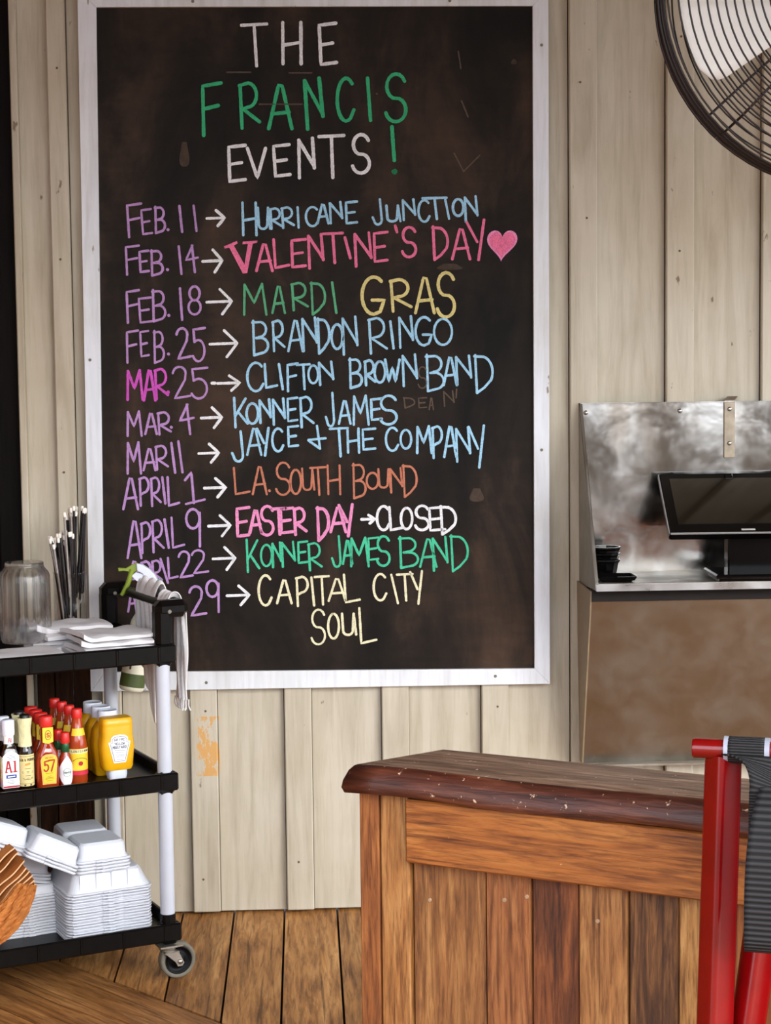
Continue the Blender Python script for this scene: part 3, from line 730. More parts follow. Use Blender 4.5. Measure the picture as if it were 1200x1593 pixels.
mb.build('counter_top', [M_['cap'], M_['cap_top']], bar)
# front boards
def plankmat(i, a, b, c, wear=None): return wood('old_plank_%s' % 'abcdefghijklmnop'[i], a, b, c, 'Z', 1.8, .6, bmp=.7, wear=wear)
pal = [(srgb(96,50,22), srgb(140,82,38), srgb(170,110,58)), (srgb(112,64,28), srgb(156,104,54), srgb(186,138,84)), (srgb(84,48,24), srgb(136,88,46), srgb(178,128,74)),
       (srgb(98,52,26), srgb(144,88,46), srgb(168,114,68)), (srgb(52,26,12), srgb(102,54,25), srgb(152,88,44)), (srgb(110,66,32), srgb(158,106,58), srgb(184,138,84)),
       (srgb(40,22,11), srgb(84,52,27), srgb(150,100,54)), (srgb(110,68,32), srgb(160,112,60), srgb(190,146,90))]
def fx(px, py, y=0.0):      # local x on the front plane y
    r = ray(px, py); o = BI @ CAM; d = BI.to_3x3() @ r; t = (y-o.y)/d.y; return o + d*t
yp = .012
ap_top = BT-TH
cutx = [fx(x, y, yp).x for (x, y) in ((543,1400),(592,1400),(638,1400),(752.5,1480),(823,1480),(897,1480),(973.5,1480),(1053,1500))]
cutx[0] = max(cutx[0], .0)
for i in range(8, 20): cutx.append(cutx[-1]+[.085,.07,.09][i % 3])
zap = fx(640, 1344, yp-.02).z
for i, (a, b) in enumerate(zip(cutx, cutx[1:])):
    if a > LW: break
    mm = plankmat(i, *pal[i], ) if i < 8 else mm
    if i >= 8: mm = bpy.data.materials['old_plank_' + 'abcdefgh'[i % 8]]
    y0 = [0,.003,.014,.012,.017,.012,.018,.012][i % 8]-.002
    top_ = ap_top-.002 if i < 2 else zap+.02
    MB().box(((a+b)/2, yp+y0+.012, top_/2), (b-a-.0022, .024, top_), 0, None, .002).build('plank', mm, bar)
MB().box(((cutx[2]+LW)/2, yp+.001-.005, (ap_top+zap)/2-.002), (LW-cutx[2], .024, ap_top-zap-.003), 0, None, .003).build('apron_board', wood('apron_wood', srgb(110,56,18), srgb(154,90,36), srgb(182,118,56), 'X', 1.7, .5, bmp=.5, wear=(85,.69,srgb(206,150,90))), bar)
MB().prism([(.05, yp+.045, 0), (LW, yp+.045, 0), (LW, depth-.03, 0), (LB.x+.0, depth-.03, 0)], (0,0,ap_top-.001), 0).build('core', bpy.data.materials['old_plank_a'], bar)
mb = MB()
for (px, py) in ((668,1295), (669,1400), (785,1400), (930,1433), (820,1395)):
    p = fx(px, py, yp-.0065 if py < 1330 else yp+.010); mb.lathe([(.004,0),(.003,.0015)], 8, 0, Matrix.Translation((p.x, p.y, p.z)) @ Matrix.Rotation(PI/2, 4, 'X'))
mb.build('nail', plain('old_nail', srgb(170,140,110), .6, .3), bar)

# ================================================================== FAN
FD = 2800/760
fc = onD(1332, -20, FD)
fan = thing('cage_fan', 'large round industrial fan with dark wire cage and pale blades hung from the ceiling', 'fan', (fc.x, fc.y, TOPZ), (0,0,math.radians(0)))
fz = fc.z-TOPZ; FR = .40
Tf = Matrix.Translation((0,0,fz)) @ Matrix.Rotation(math.radians(90), 4, 'X')      # local z axis -> world -y (front)
def circ(r, z, n=72): return [(r*math.cos(2*PI*k/n), r*math.sin(2*PI*k/n), z) for k in range(n)]
mb = MB()
nr = 20
def dome(r):   # front height of the cage at radius r
    t = r/FR; return .015 + .085*(1-t**4)**.5 if t < 1 else .015
for k in range(nr): 
    r = .07 + (FR-.004-.07)*k/(nr-1); mb.tube(circ(r, dome(r)), .0021, 6, 0, Tf, False, True)
for z in (-.075, -.06, -.045, -.03, -.015, 0, .012): mb.tube(circ(FR, z), .0036 if z in (-.015,) else .0026, 6, 0, Tf, False, True)
for k in range(8):
    a = 2*PI*k/8+.82; pts = []
    for i in range(12): r = .05+(FR-.05)*i/11; pts.append((r*math.cos(a), r*math.sin(a), dome(r)-.004))
    pts += [(FR*math.cos(a), FR*math.sin(a), -.075)]
    mb.tube(pts, .0028, 6, 0, Tf)
mb.build('front_guard', M_['wire'], fan)
mb = MB()
for k in range(16): 
    r = .10 + (FR-.006-.10)*k/15; mb.tube(circ(r, -.075-.075*(1-(r/FR)**4)**.5), .0019, 6, 0, Tf, False, True)
for k in range(8):
    a = 2*PI*k/8+.72; pts = [( (.06+(FR-.06)*i/9)*math.cos(a), (.06+(FR-.06)*i/9)*math.sin(a), -.078-.075*max(0,(1-((.06+(FR-.06)*i/9)/FR)**4))**.5) for i in range(10)]
    mb.tube(pts, .0028, 6, 0, Tf)
mb.build('rear_guard', M_['wire'], fan)
mb = MB(); mb.tube(circ(FR+.002, -.030, 96), .006, 8, 0, Tf, False, True); mb.build('rim', M_['wire'], fan)
def bladeg(a0):
    g = []
    for i in range(24):
        u = i/23; r = .06+(FR-.038-.06)*u; w = math.radians(37); row = []
        cut = max(0, r-(FR-.038-.045))/.045          # rounded outer corners
        w -= math.radians(7.5)*(1-math.sqrt(max(0, 1-cut*cut)))
        for j in range(17):
            v = j/16-.5
            rr = r; a = a0+v*2*w
            row.append((rr*math.cos(a), rr*math.sin(a), -.03+.07*v*(1.2-.5*u)))
        g.append(row)
    return g
# the blade the picture shows reaches down-left of the hub
for k in range(3):
    m = MB(); m.grid(bladeg(math.radians(177+120*k)), 0, True, Tf); m.build('blade', M_['blade'], fan, solid=.003)
mb = MB(); mb.lathe([(.0,.06),(.05,.055),(.06,.03),(.06,-.05),(.05,-.06)], 24, 0, Tf); mb.lathe([(.07,-.13),(.085,-.15),(.085,-.27),(.06,-.29)], 24, 0, Tf); mb.build('motor', M_['wire'], fan)
mb = MB(); mb.tube([(0,.21,-.0), (0,.21,fz+.02)], .02, 12); mb.lathe([(.07,-.012),(.07,0)], 20, 0, None, (0,.21,0)); mb.tube([(0,.21,fz+.05),(0,.21,fz-.03)],.03,12)
mb.build('hanging_pole', M_['wire'], fan)

# ================================================================== RED FOLDING STAND
RD = 2800/1060
rt = onD(1078, 1163, RD)
stand = thing('tray_stand', 'red metal folding stand with black webbing straps in front of the bar', 'stand', (onD(1122, 1200, RD).x, onD(1122, 1200, RD).y, 0))
RL = stand.location.copy(); lr = lambda p: Vector(p)-RL
ltop = onD(1126, 1187, RD); lbot = Vector((onD(1117, 1593, RD).x-.02*0, ltop.y, 0))
lb2 = onD(1113, 1593, RD)
dirL = (lb2-ltop); dirL = dirL*(ltop.z/(-dirL.z)); foot = ltop+dirL
def sqtube(mb, a, b, wd, r, yaw, mi=0):
    a = Vector(a); b = Vector(b); z = (a-b).normalized(); x = Vector((math.cos(yaw), math.sin(yaw), 0)); x = (x-z*x.dot(z)).normalized(); y = z.cross(x)
    ring = lambda p: [p + x*q[0] + y*q[1] for q in rrect(wd/2, wd/2, r, 0, 5)]
    mb.loft([ring(b), ring(a)], mi, True)
yaw_l = math.radians(24)
mb = MB(); sqtube(mb, ltop+Vector((0,0,.012)), foot, .044, .010, yaw_l); lg = mb.build('leg', M_['red'], stand); lg.location = -RL
rail_dir = (onD(1200, 1165, RD-.03)-onD(1085, 1163, RD)); rail_dir.z = 0; rail_dir.normalize()
ra = rt + Vector((0,0,0)); rb = ra + rail_dir*.40
pr = .0145
mb = MB(); mb.tube([ra, ra+rail_dir*.003, ra+rail_dir*.40], [pr*.9, pr, pr], 20); mb.build('top_rail', M_['red'], stand).location = -RL
mb = MB(); l2 = rb-rail_dir*.045; sqtube(mb, Vector((l2.x,l2.y,ltop.z+.012)), foot+(l2-ltop)*1.0+Vector((0,0,-(l2-ltop).z)), .044, .010, yaw_l); mb.build('leg', M_['red'], stand).location = -RL
# second frame, crossing in front
s_top = onD(1224, 1165, RD+.008); s_m = onD(1169, 1560, RD+.008)
sd = (s_m-s_top); sf = s_top + sd*(s_top.z/(-sd.z))
sf = Vector((sf.x+0.0, sf.y, 0))
mb = MB(); sqtube(mb, s_top, sf, .042, .010, yaw_l); mb.build('leg', M_['red'], stand).location = -RL
mb = MB(); sqtube(mb, s_top+rail_dir*.28, sf+rail_dir*.28, .042, .010, yaw_l); mb.build('leg', M_['red'], stand).location = -RL
mb = MB(); mb.tube([s_top-rail_dir*.012, s_top+rail_dir*.34], pr, 20); mb.build('top_rail', M_['red'], stand).location = -RL
# plastic collars
colm = plain('grey_collar', srgb(150,152,164), .4)
for px in (1131, 1193):
    t = (onD(px, 1163, RD)-onD(1078, 1163, RD)).length
    MB().tube([ra+rail_dir*(t-.004), ra+rail_dir*(t+.003)], .0195, 20).build('collar', colm, stand).location = -RL
# strap: wound on the rail, hanging in a slack loop and up to the other rail
def strapgrid(path, wdir, wd, nx=10):
    return [[p + w*(wd*(j/(nx-1)-.5)) for j in range(nx)] for p, w in zip(path, wdir)]
def uvgrid(mb, name, mat, parent, L, w):
    o = mb.build(name, mat, parent, solid=.0025)
    uv = o.data.uv_layers.new(name='UVMap'); nv = L*w
    for poly_ in o.data.polygons:
        for li in poly_.loop_indices:
            vi = o.data.loops[li].vertex_index; i, j = divmod(vi, w)
            uv.data[li].uv = (i*UVK, j/w)
    return o
tc_ = (onD(1161, 1163, RD)-onD(1078, 1163, RD)).length
rc = ra + rail_dir*tc_
nb_ = Vector((-rail_dir.y, rail_dir.x, 0)).normalized()      # points to the back
if nb_.y < 0: nb_ = -nb_
path = []; wd_ = []
for k in range(28):          # two turns round the rail
    a = math.radians(200 + 360*1.4*k/27); rr = pr+.003+.0016*k/27
    path.append(rc + nb_*math.cos(a)*rr + Vector((0,0,1))*math.sin(a)*rr); wd_.append(rail_dir)
UVK = .45
mb = MB(); mb.grid(strapgrid(path, wd_, .052)); o = uvgrid(mb, 'strap_wrap', M_['webbing'], stand, 28, 10); o.location = -RL
path = []; wd_ = []
stt = rc - nb_*(pr+.004) + Vector((0,0,-.004))
pB = onD(1205, 1228, RD-.085); pC = onD(1201, 1450, RD-.095)
N = 46
for k in range(N):
    u = k/(N-1)
    if u < .17: q = u/.17; path.append(stt.lerp(pB, q) + rail_dir*.006*math.sin(PI*q))
    else: q = (u-.17)/.83; path.append(pB.lerp(pC, q))
    wd_.append((rail_dir + Vector((0,0,-.5*max(0, math.sin(PI*min(1, u/.2)))))).normalized())
for k in range(1, 10):
    a = PI*k/9; path.append(path[N-1] - nb_*.022*(1-math.cos(a)) + Vector((0,0,-.022*math.sin(a)))); wd_.append(rail_dir)
e0 = path[-1].copy(); up_ = s_top + rail_dir*.03
for k in range(1, 24):
    u = k/23; path.append(e0.lerp(Vector((e0.x, e0.y, up_.z-.02)), min(1, u*1.15)*.96).lerp(up_+Vector((0,0,-.02)), u**4)); wd_.append(rail_dir)
UVK = .42
mb = MB(); mb.grid(strapgrid(path, wd_, .070)); o = uvgrid(mb, 'strap', M_['webbing'], stand, len(path), 10); o.location = -RL

# ================================================================== SERVICE CART
PHI = math.radians(24.0)
cpos = onD(257, 1230, 2800/609)
CO = Vector((cpos.x, cpos.y, 0))
CMx = Matrix.Translation(CO) @ Matrix.Rotation(PHI, 4, 'Z'); CI = CMx.inverted()
def cw(x, y, z): return CMx @ Vector((x, y, z))              # cart frame -> world
def cz(px, py, z): return CI @ onZ(px, py, z)                # sight line on a level of the cart, in the cart frame
def cv(px, py, v):                                           # ... on the plane y = v of the cart frame
    o = CI @ CAM; d = CI.to_3x3() @ ray(px, py); return o + d*((v-o.y)/d.y)
CW, CL = .43, .74            # post spacing: depth, length
ZT = cv(257, 1003, -.02).z   # top of the three rims
ZM = cv(257, 1203, -.02).z
ZL = cv(262, 1437, -.02).z
print('cart rims', ZT, ZM, ZL, 'back post', proj(cw(0, CW, .5)), 'left post', proj(cw(-CL, 0, .5)))
cart = thing('service_cart', 'black three-shelf utility cart with white metal posts in front of the chalkboard', 'cart', CO, (0,0,PHI))
RIM = .046
def tray_(z, name):
    m = MB(); x0, x1, y0, y1 = -CL-.028, .028, -.028, CW+.028; t = .014
    m.box(((x0+x1)/2, (y0+y1)/2, z-RIM+.012), (x1-x0-.012, y1-y0-.012, .018), 0)
    for (c, d) in ((((x0+x1)/2, y0+t/2, z-RIM/2), (x1-x0, t, RIM)), (((x0+x1)/2, y1-t/2, z-RIM/2), (x1-x0, t, RIM)),
                   ((x0+t/2, (y0+y1)/2, z-RIM/2), (t, y1-y0-2*t, RIM)), ((x1-t/2, (y0+y1)/2, z-RIM/2), (t, y1-y0-2*t, RIM))):
        m.box(c, d, 0, None, .004)
    for x in (0, -CL):
        for y in (0, CW): m.box((x, y, z-RIM/2-.004), (.052, .052, RIM+.012), 0, None, .012)
    for k in range(7): m.box((x0+.09+.11*k, y0+.002, z-RIM/2), (.008, .008, RIM*.86), 0, None, .002)
    return m.build(name, M_['black_plastic'], cart)
for z in (ZT, ZM, ZL): tray_(z, 'shelf')
for (a, b) in ((ZM, ZT-RIM), (ZL, ZM-RIM)):
    for x in (0, -CL):
        for y in (0, CW): MB().tube([(x, y, a-.002), (x, y, b+.002)], .0187, 20).build('post', M_['alu'], cart)
# low black socket above the bottom shelf
mb = MB()
for x in (0, -CL):
    for y in (0, CW): mb.tube([(x, y, ZL), (x, y, ZL+.022)], .0205, 20)
mb.build('socket', M_['black_plastic'], cart)
# handle
HZ = cv(262, 934, -.02).z
mb = MB()
for y in (-.004, CW+.004):
    mb.box((0, y, (ZT+HZ-.02)/2-.004), (.046, .046, HZ-.02-ZT+.01), 0, None, .012)
    mb.box((.022, y, HZ-.022), (.088, .050, .044), 0, None, .014)
mb.tube([(.042, -.004, HZ-.022), (.042, CW+.004, HZ-.022)], .014, 14)
mb.build('handle', M_['black_plastic'], cart)
mb = MB()
for y in (-.004, CW+.004): mb.lathe([(.0055,0),(.0045,.0025),(0,.003)], 10, 0, Matrix.Translation((.012, y-.025, HZ-.028)) @ Matrix.Rotation(PI/2, 4, 'X'))
mb.build('bolt', plain('grey_bolt', srgb(128,122,112), .5), cart)
WR = .0475
for (x, y, yaw) in ((0,0,24), (0,CW,70), (-CL,0,10), (-CL,CW,140)):
    tx = Matrix.Translation((x, y, 0)) @ Matrix.Rotation(math.radians(yaw)-PHI, 4, 'Z')
    off = .022
    tw = tx @ Matrix.Translation((off, 0, WR)) @ Matrix.Rotation(PI/2, 4, 'X')
    topz = ZL-RIM-.010
    m = MB()
    m.box((0, 0, topz-.004), (.062, .056, .005), 0, tx, .001); m.lathe([(.017, topz-.018),(.021, topz-.012),(.021, topz-.006)], 18, 0, tx)
    m.box((0.002, 0, topz-.021), (.04, .052, .006), 0, tx, .002)
    for s in (-1, 1):
        m.prism([(-.016, s*.024-.0015, topz-.022), (.020, s*.024-.0015, topz-.022), (off+.011, s*.024-.0015, WR-.004), (off+.006, s*.024-.0015, WR-.012), (off-.006, s*.024-.0015, WR-.012), (off-.012, s*.024-.0015, WR)], (0, .003, 0), 0, tx)
    cs = m.build('caster', M_['chrome'], cart)
    MB().lathe([(WR*.76,-.0135),(WR*.95,-.0145),(WR,-.010),(WR,.010),(WR*.95,.0145),(WR*.76,.0135),(WR*.76,-.0135)], 40, 0, tw, caps=False).build('tyre', M_['rubber'], cs)
    MB().lathe([(0,-.010),(WR*.36,-.011),(WR*.40,-.006),(WR*.64,-.006),(WR*.70,-.0135),(WR*.765,-.014),(WR*.765,.014),(WR*.70,.0135),(WR*.64,.006),(WR*.40,.006),(WR*.36,.011),(0,.010)], 32, 0, tw).build('hub', M_['dark_rubber'], cs)
    MB().lathe([(.0,-.029),(.007,-.028),(.007,.028),(0,.029)], 12, 0, tw).build('axle', M_['chrome'], cs)

ZTd, ZMd, ZLd = ZT-RIM+.0215, ZM-RIM+.0215, ZL-RIM+.0215      # deck levels
# ---- sauces on the middle shelf
def patch(r, zc, hh, a0, a1, lift=.0006, n=10, sx=1, sy=1, nz=1, rf=None):
    """curved label on a round body, centred on the front (-y)"""
    g = []
    for i in range(nz+1):
        z = zc-hh/2+hh*i/nz; R = (rf(z) if rf else r)+lift
        g.append([(R*math.sin(a0+(a1-a0)*j/n)*sx, -R*math.cos(a0+(a1-a0)*j/n)*sy, z) for j in range(n+1)])
    return g
def rmap(r, lift=.0012): return lambda x, y, l: Vector(((r+lift+l)*math.sin(x/r), -(r+lift+l)*math.cos(x/r), y))
def fmap(yf, lift=.0008): return lambda x, y, l: Vector((x, yf-lift-l, y))
def word(mb, txt, xc, zc, w, h, lw, fn, curve=0.0):
    n = len(txt); cwid = w/(n-.25)
    for i, ch in enumerate(txt):
        if ch == ' ': continue
        x = xc-w/2+cwid*i; dz = -curve*((i-(n-1)/2)/(n/2))**2
        if ch == 'I': glyph(mb, ch, x+cwid*.25, zc+h/2+dz, x+cwid*.45, zc-h/2+dz, lw, fn, 0, 0, .002, .0)
        else: glyph(mb, ch, x, zc+h/2+dz, x+cwid*.75, zc-h/2+dz, lw, fn, 0, 0, .002, .0)
pr_red = plain('red_print', srgb(176,24,36), .6); pr_dark = plain('dark_print', srgb(74,58,40), .6); pr_blue = plain('blue_print', srgb(30,52,140), .6)
pr_white = plain('white_print', srgb(240,240,244), .6); pr_grey = plain('grey_print', srgb(120,124,134), .6); pr_green = plain('green_print', srgb(70,110,74), .6)
lab_white = plain('white_label', srgb(240,238,240), .55, 0, .03); lab_cream = plain('cream_label', srgb(226,204,140), .6, 0, .05); lab_yel = plain('yellow_label', srgb(238,198,48), .5, 0, .04)
lab_or = plain('orange_label', srgb(232,150,66), .5); brown_glass = plain('dark_sauce_glass', srgb(26,12,8), .1, 0, .2, 30, .7)
red_sauce = plain('red_sauce_glass', srgb(150,42,14), .1, 0, .12, 30, .7); hot_sauce = plain('orange_sauce_glass', srgb(166,62,26), .1, 0, .15, 30, .7)
red_cap = plain('red_cap', srgb(206,34,28), .4, 0, .06); white_cap = plain('white_cap', srgb(224,228,240), .4, 0, .03); mustard_m = plain('mustard_plastic', srgb(232,170,16), .35, 0, .05, 40, .5)
wrap_paper = plain('pale_neck_wrap', srgb(220,212,162), .8, 0, .1, 60)
# steak sauce
def steak():
    t = thing('steak_sauce_bottle', '', 'bottle')
    MB().loft([rrect(.019,.019,.006,0), rrect(.0205,.0205,.006,.004), rrect(.0205,.0205,.006,.098), rrect(.017,.017,.008,.112), rrect(.0125,.0125,.012,.122), rrect(.0115,.0115,.0115,.150)]).build('bottle', brown_glass, t)
    MB().lathe([(.0155,.142),(.0162,.145),(.0162,.178),(.014,.181),(0,.1815)], 24).build('cap', white_cap, t)
    MB().grid(patch(.0125,.131,.022,-1.3,1.3)).build('neck_label', lab_white, t)
    l = MB().prism([(-.0205,-.0212,.012),(.0205,-.0212,.012),(.0205,-.0212,.092),(.013,-.0212,.100),(0,-.0212,.106),(-.013,-.0212,.100),(-.0205,-.0212,.092)], (0,.0008,0)).prism([(-.0213,-.019,.012),(-.0213,.016,.012),(-.0213,.016,.09),(-.0213,-.019,.09)],(.0006,0,0)).build('label', lab_white, t)
    m = MB(); word(m, 'A', -.007, .066, .013, .028, .0040, fmap(-.0212)); m.box((.0098,-.0222,.066),(.0042,.0006,.028)); m.box((.0098,-.0222,.0525),(.010,.0006,.003)); m.box((-.012,-.0222,.0525),(.006,.0006,.0025)); m.box((.0005,-.0222,.0525),(.006,.0006,.0025)); m.box((.008,-.0222,.0785),(.005,.0006,.003)); m.box((0,-.0222,.0045+.011),(.040,.0006,.004)); m.build('print', pr_red, l)
    m = MB(); m.box((0,-.0222,.041),(.026,.0006,.0085),0); m.build('print', pr_blue, l)
    m = MB(); m.box((0,-.0226,.041),(.019,.0006,.003),0); m.build('print', pr_white, l)
    m = MB(); 
    for z, w in ((.094,.010),(.090,.020),(.086,.023),(.032,.018),(.027,.022),(.024,.014)): m.box((0,-.0222,z),(w,.0005,.0010))
    m.build('print', pr_grey, l)
    m = MB(); word(m, 'A', -.001, .131, .005, .011, .0013, rmap(.0125)); m.box((.0035,-.0132,.131),(.0015,.0008,.011)); m.build('print', pr_red, t)
    return t
def worcester():
    t = thing('worcestershire_bottle', '', 'bottle')
    MB().lathe([(.0185,0),(.0205,.003),(.0205,.100),(.018,.108),(.0125,.120),(.0115,.150),(.0115,.178)], 24).build('bottle', brown_glass, t)
    MB().lathe([(.0125,.176),(.0125,.190),(.010,.192),(0,.192)], 20).build('cap', plain('black_cap', srgb(20,16,14), .4), t)
    m = MB(); g = []
    for i in range(10):
        z = .112+.072*i/9; r = .0172-.0026*math.sin(i*.4); g.append([((r+.0007*math.sin(5*a+i*1.3))*math.cos(a), (r+.0007*math.sin(4*a-i))*math.sin(a), z) for a in [2*PI*k/20 for k in range(20)]])
    m.loft(g, 0, False, False); m.build('neck_wrap', wrap_paper, t, solid=.0006)
    l = MB().grid(patch(.0205,.053,.080,-1.5,1.5,.0006,16)).build('label', lab_cream, t)
    m = MB(); word(m, 'LEA & PERRINS', 0, .080, .040, .0062, .0011, rmap(.0208)); 
    f = rmap(.0208)
    for z, w in ((.058,.014),(.050,.030),(.047,.028),(.040,.012),(.034,.026),(.0305,.022)): stroke(m, [(-w/2,z),(0,z),(w/2,z)], .0011, f)
    stroke(m, [(-.021,.0195),(-.01,.0195),(0,.0195),(.01,.0195),(.021,.0195)], .0010, f); stroke(m, [(-.008,.016),(.008,.016)], .004, f)
    stroke(m, resample([(-.021,.0885),(.021,.0885)],.005), .0010, f)
    m.build('print', pr_dark, l)
    m = MB(); stroke(m, [(-.004,.068),(.004,.070)], .006, f); m.build('print', lab_or, l)
    return t
def ketchup57():
    t = thing('red_sauce_bottle', '', 'bottle')
    MB().loft([rrect(.026,.018,.012,0), rrect(.0285,.020,.013,.005), rrect(.0285,.020,.013,.070), rrect(.025,.019,.013,.090), rrect(.0155,.0155,.0155,.112), rrect(.0145,.0145,.0145,.118), rrect(.0140,.0140,.0140,.160)]).build('bottle', red_sauce, t)
    MB().lathe([(.0165,.156),(.0172,.158),(.0168,.180),(.0155,.1825),(0,.183)], 28).build('cap', red_cap, t)
    nl = MB().prism([(-.0135,-.0165,.118),(0,-.0170,.114),(.0135,-.0165,.118),(.0135,-.0165,.155),(-.0135,-.0165,.155)], (0,.0035,0)).build('neck_label', lab_yel, t)
    m = MB(); f = fmap(-.0170); stroke(m, resample(arc(0,.136,.0075,-.012,0,360,16),.003), .0012, f, 0, 0); m.build('print', pr_dark, nl)
    m = MB(); word(m, 'S', 0, .136, .006, .010, .0022, f); m.build('print', pr_red, nl)
    l = MB().prism([(-.0175,-.0212,.012),(.0175,-.0212,.012),(.0215,-.0212,.074),(.018,-.0212,.083),(.008,-.0212,.088),(-.008,-.0212,.088),(-.018,-.0212,.083),(-.0215,-.0212,.074)], (0,.0015,0)).build('label', plain('amber_label', srgb(240,178,84), .5), t)
    l2 = MB().prism([(-.0145,-.0220,.016),(.0145,-.0220,.016),(.0180,-.0220,.073),(.0150,-.0220,.080),(-.0150,-.0220,.080),(-.0180,-.0220,.073)], (0,.0008,0)).build('label_field', lab_yel, l)
    f = fmap(-.0224)
    m = MB(); glyph(m, '5', -.013, .072, -.001, .046, .0042, f, -.002, 0, .003, 0); glyph(m, '7', -.001, .073, .0135, .045, .0042, f, 0, 0, .003, 0); m.build('print', plain('brick_print', srgb(170,48,24), .6), l)
    m = MB()
    for z, w in ((.0400,.020),(.033,.010),(.029,.020),(.026,.022),(.021,.014)): m.box((0,-.0228,z),(w,.0004,.0009))
    word(m, 'HEINZ', 0, .0795, .020, .004, .0008, f); m.build('print', plain('ochre_print', srgb(156,104,24), .6), l)
    return t
def pepper():
    t = thing('pepper_sauce_bottle', '', 'bottle')
    MB().lathe([(.0150,0),(.0165,.003),(.0165,.062),(.0145,.074),(.0095,.084),(.0088,.100)], 24).build('bottle', red_sauce, t)
    MB().lathe([(.0098,.086),(.0104,.088),(.0104,.108),(.0095,.110)], 20).build('neck_foil', plain('green_foil', srgb(28,84,44), .3, .3, .15), t)
    MB().lathe([(.0115,.109),(.0120,.111),(.0112,.134),(.010,.136),(0,.1365)], 20).build('cap', red_cap, t)
    f = rmap(.0165, .0008); g = []
    m = MB(); n = 8
    for i in range(n+1):
        row = []
        for j in range(n+1):
            a, b = i/n-.5, j/n-.5; x = (a-b)*.030; z = .036+(a+b)*.044; row.append(f(x, z, 0))
        g.append(row)
    l = m.grid(g).build('label', lab_white, t)
    m = MB(); f2 = rmap(.0165, .0014); stroke(m, resample(arc(0,.036,.009,-.011,0,360,18),.003), .0009, f2, 0, 0); word(m, 'TABASCO', 0, .036, .020, .004, .0009, f2); m.build('print', pr_green, l)
    return t
def hot():
    t = thing('hot_sauce_bottle', '', 'bottle')
    MB().lathe([(.0225,0),(.0250,.004),(.0250,.080),(.0245,.095),(.0210,.118),(.0145,.146),(.0115,.170),(.0112,.180)], 28).build('bottle', hot_sauce, t)
    MB().lathe([(.0132,.166),(.0138,.168),(.0132,.188),(.012,.190),(0,.1905)], 24).build('cap', red_cap, t)
    rf = lambda z: .0210-(z-.118)*.232 if z > .118 else .0210
    MB().grid(patch(.02,.132,.018,-1.1,1.1,.0006,10,1,1,2,rf)).build('neck_label', lab_yel, t)
    l = MB().grid(patch(.0250,.062,.056,-1.45,1.45,.0006,18)).build('label', lab_yel, t)
    f = rmap(.0250)
    m = MB(); stroke(m, resample([(-.034,.084),(.034,.084)],.004), .011, f, 0, 0); m.build('label_band', plain('pale_band', srgb(232,222,160), .6), l)
    m = MB(); f3 = rmap(.0252, .0018); word(m, 'LOUISIANA', 0, .0845, .044, .0055, .0010, f3); stroke(m, resample(arc(0,.055,.020,-.012,20,160,10),.003), .0010, f3); m.build('print', pr_dark, l)
    m = MB(); stroke(m, resample(arc(0,.053,.0028,-.0028,0,360,10),.002), .0060, f3, 0, 0); m.build('print', pr_red, l)
    m = MB(); m.grid(patch(.0250,.029,.012,-1.45,1.45,.0006,18)); m.build('label_foot', plain('crimson_band', srgb(206,40,66), .5), t)
    return t
def must():
    t = thing('mustard_bottle', '', 'bottle')       # stands on its cap
    pr_ = [(.036,.024,.014,.026),(.040,.027,.016,.034),(.0415,.028,.016,.060),(.0440,.029,.016,.085),(.0425,.028,.015,.100),(.0405,.0265,.014,.115),(.0405,.0265,.014,.138),(.0395,.026,.013,.141),(.0405,.0265,.014,.144),(.0395,.025,.013,.157),(.036,.022,.012,.160)]
    MB().loft([rrect(a, b, r, z) for a, b, r, z in pr_]).build('bottle', mustard_m, t)
    MB().loft([rrect(.0215,.0195,.010,0), rrect(.0245,.0215,.012,.012), rrect(.0245,.0215,.012,.028)]).build('cap', white_cap, t)
    def fy(z): return -.0285 if z > .06 else -.0285
    kp = lambda k, y: [(-.016*k, y, .046), (.016*k, y, .046), (.0295*k, y, .100), (.0225*k, y, .101), (.0225*k, y, .111), (.015*k, y, .117), (0, y, .119), (-.015*k, y, .117), (-.0225*k, y, .111), (-.0225*k, y, .101), (-.0295*k, y, .100)]
    l = MB().prism(kp(1, -.0298), (0,.0022,0)).build('label', lab_white, t)
    m = MB(); k = [(x*.84, -.0302, .081+(z-.081)*.88) for x, y, z in kp(1, 0)]; k.append(k[0])
    stroke(m, resample([(x, z) for x, y, z in k], .006), .0013, fmap(-.0298), 0, 0)
    f = fmap(-.0299); word(m, 'HEINZ', 0, .1065, .026, .006, .0013, f, .001); word(m, 'YELLOW', 0, .0955, .026, .006, .0012, f); word(m, 'MUSTARD', 0, .0865, .036, .0065, .0013, f)
    for z, w in ((.078,.026),(.0735,.020),(.066,.024),(.062,.022),(.055,.018)): stroke(m, [(-w/2,z+.001),(w/2,z-.001)], .0008, f)
    m.build('print', plain('slate_print', srgb(96,102,112), .6), l)
    return t
def must_up():
    t = thing('mustard_bottle', '', 'bottle')
    pr_ = [(.036,.022,.012,0),(.0395,.026,.013,.004),(.0405,.0265,.014,.045),(.0425,.028,.015,.060),(.0440,.029,.016,.078),(.0415,.028,.016,.100),(.039,.027,.016,.120),(.030,.023,.014,.134),(.024,.021,.012,.140)]
    MB().loft([rrect(a, b, r, z) for a, b, r, z in pr_]).build('bottle', mustard_m, t)
    MB().lathe([(.0245,.136),(.0255,.138),(.0250,.166),(.0235,.168),(.0225,.1665),(0,.1665)], 28).build('cap', white_cap, t)
    return t
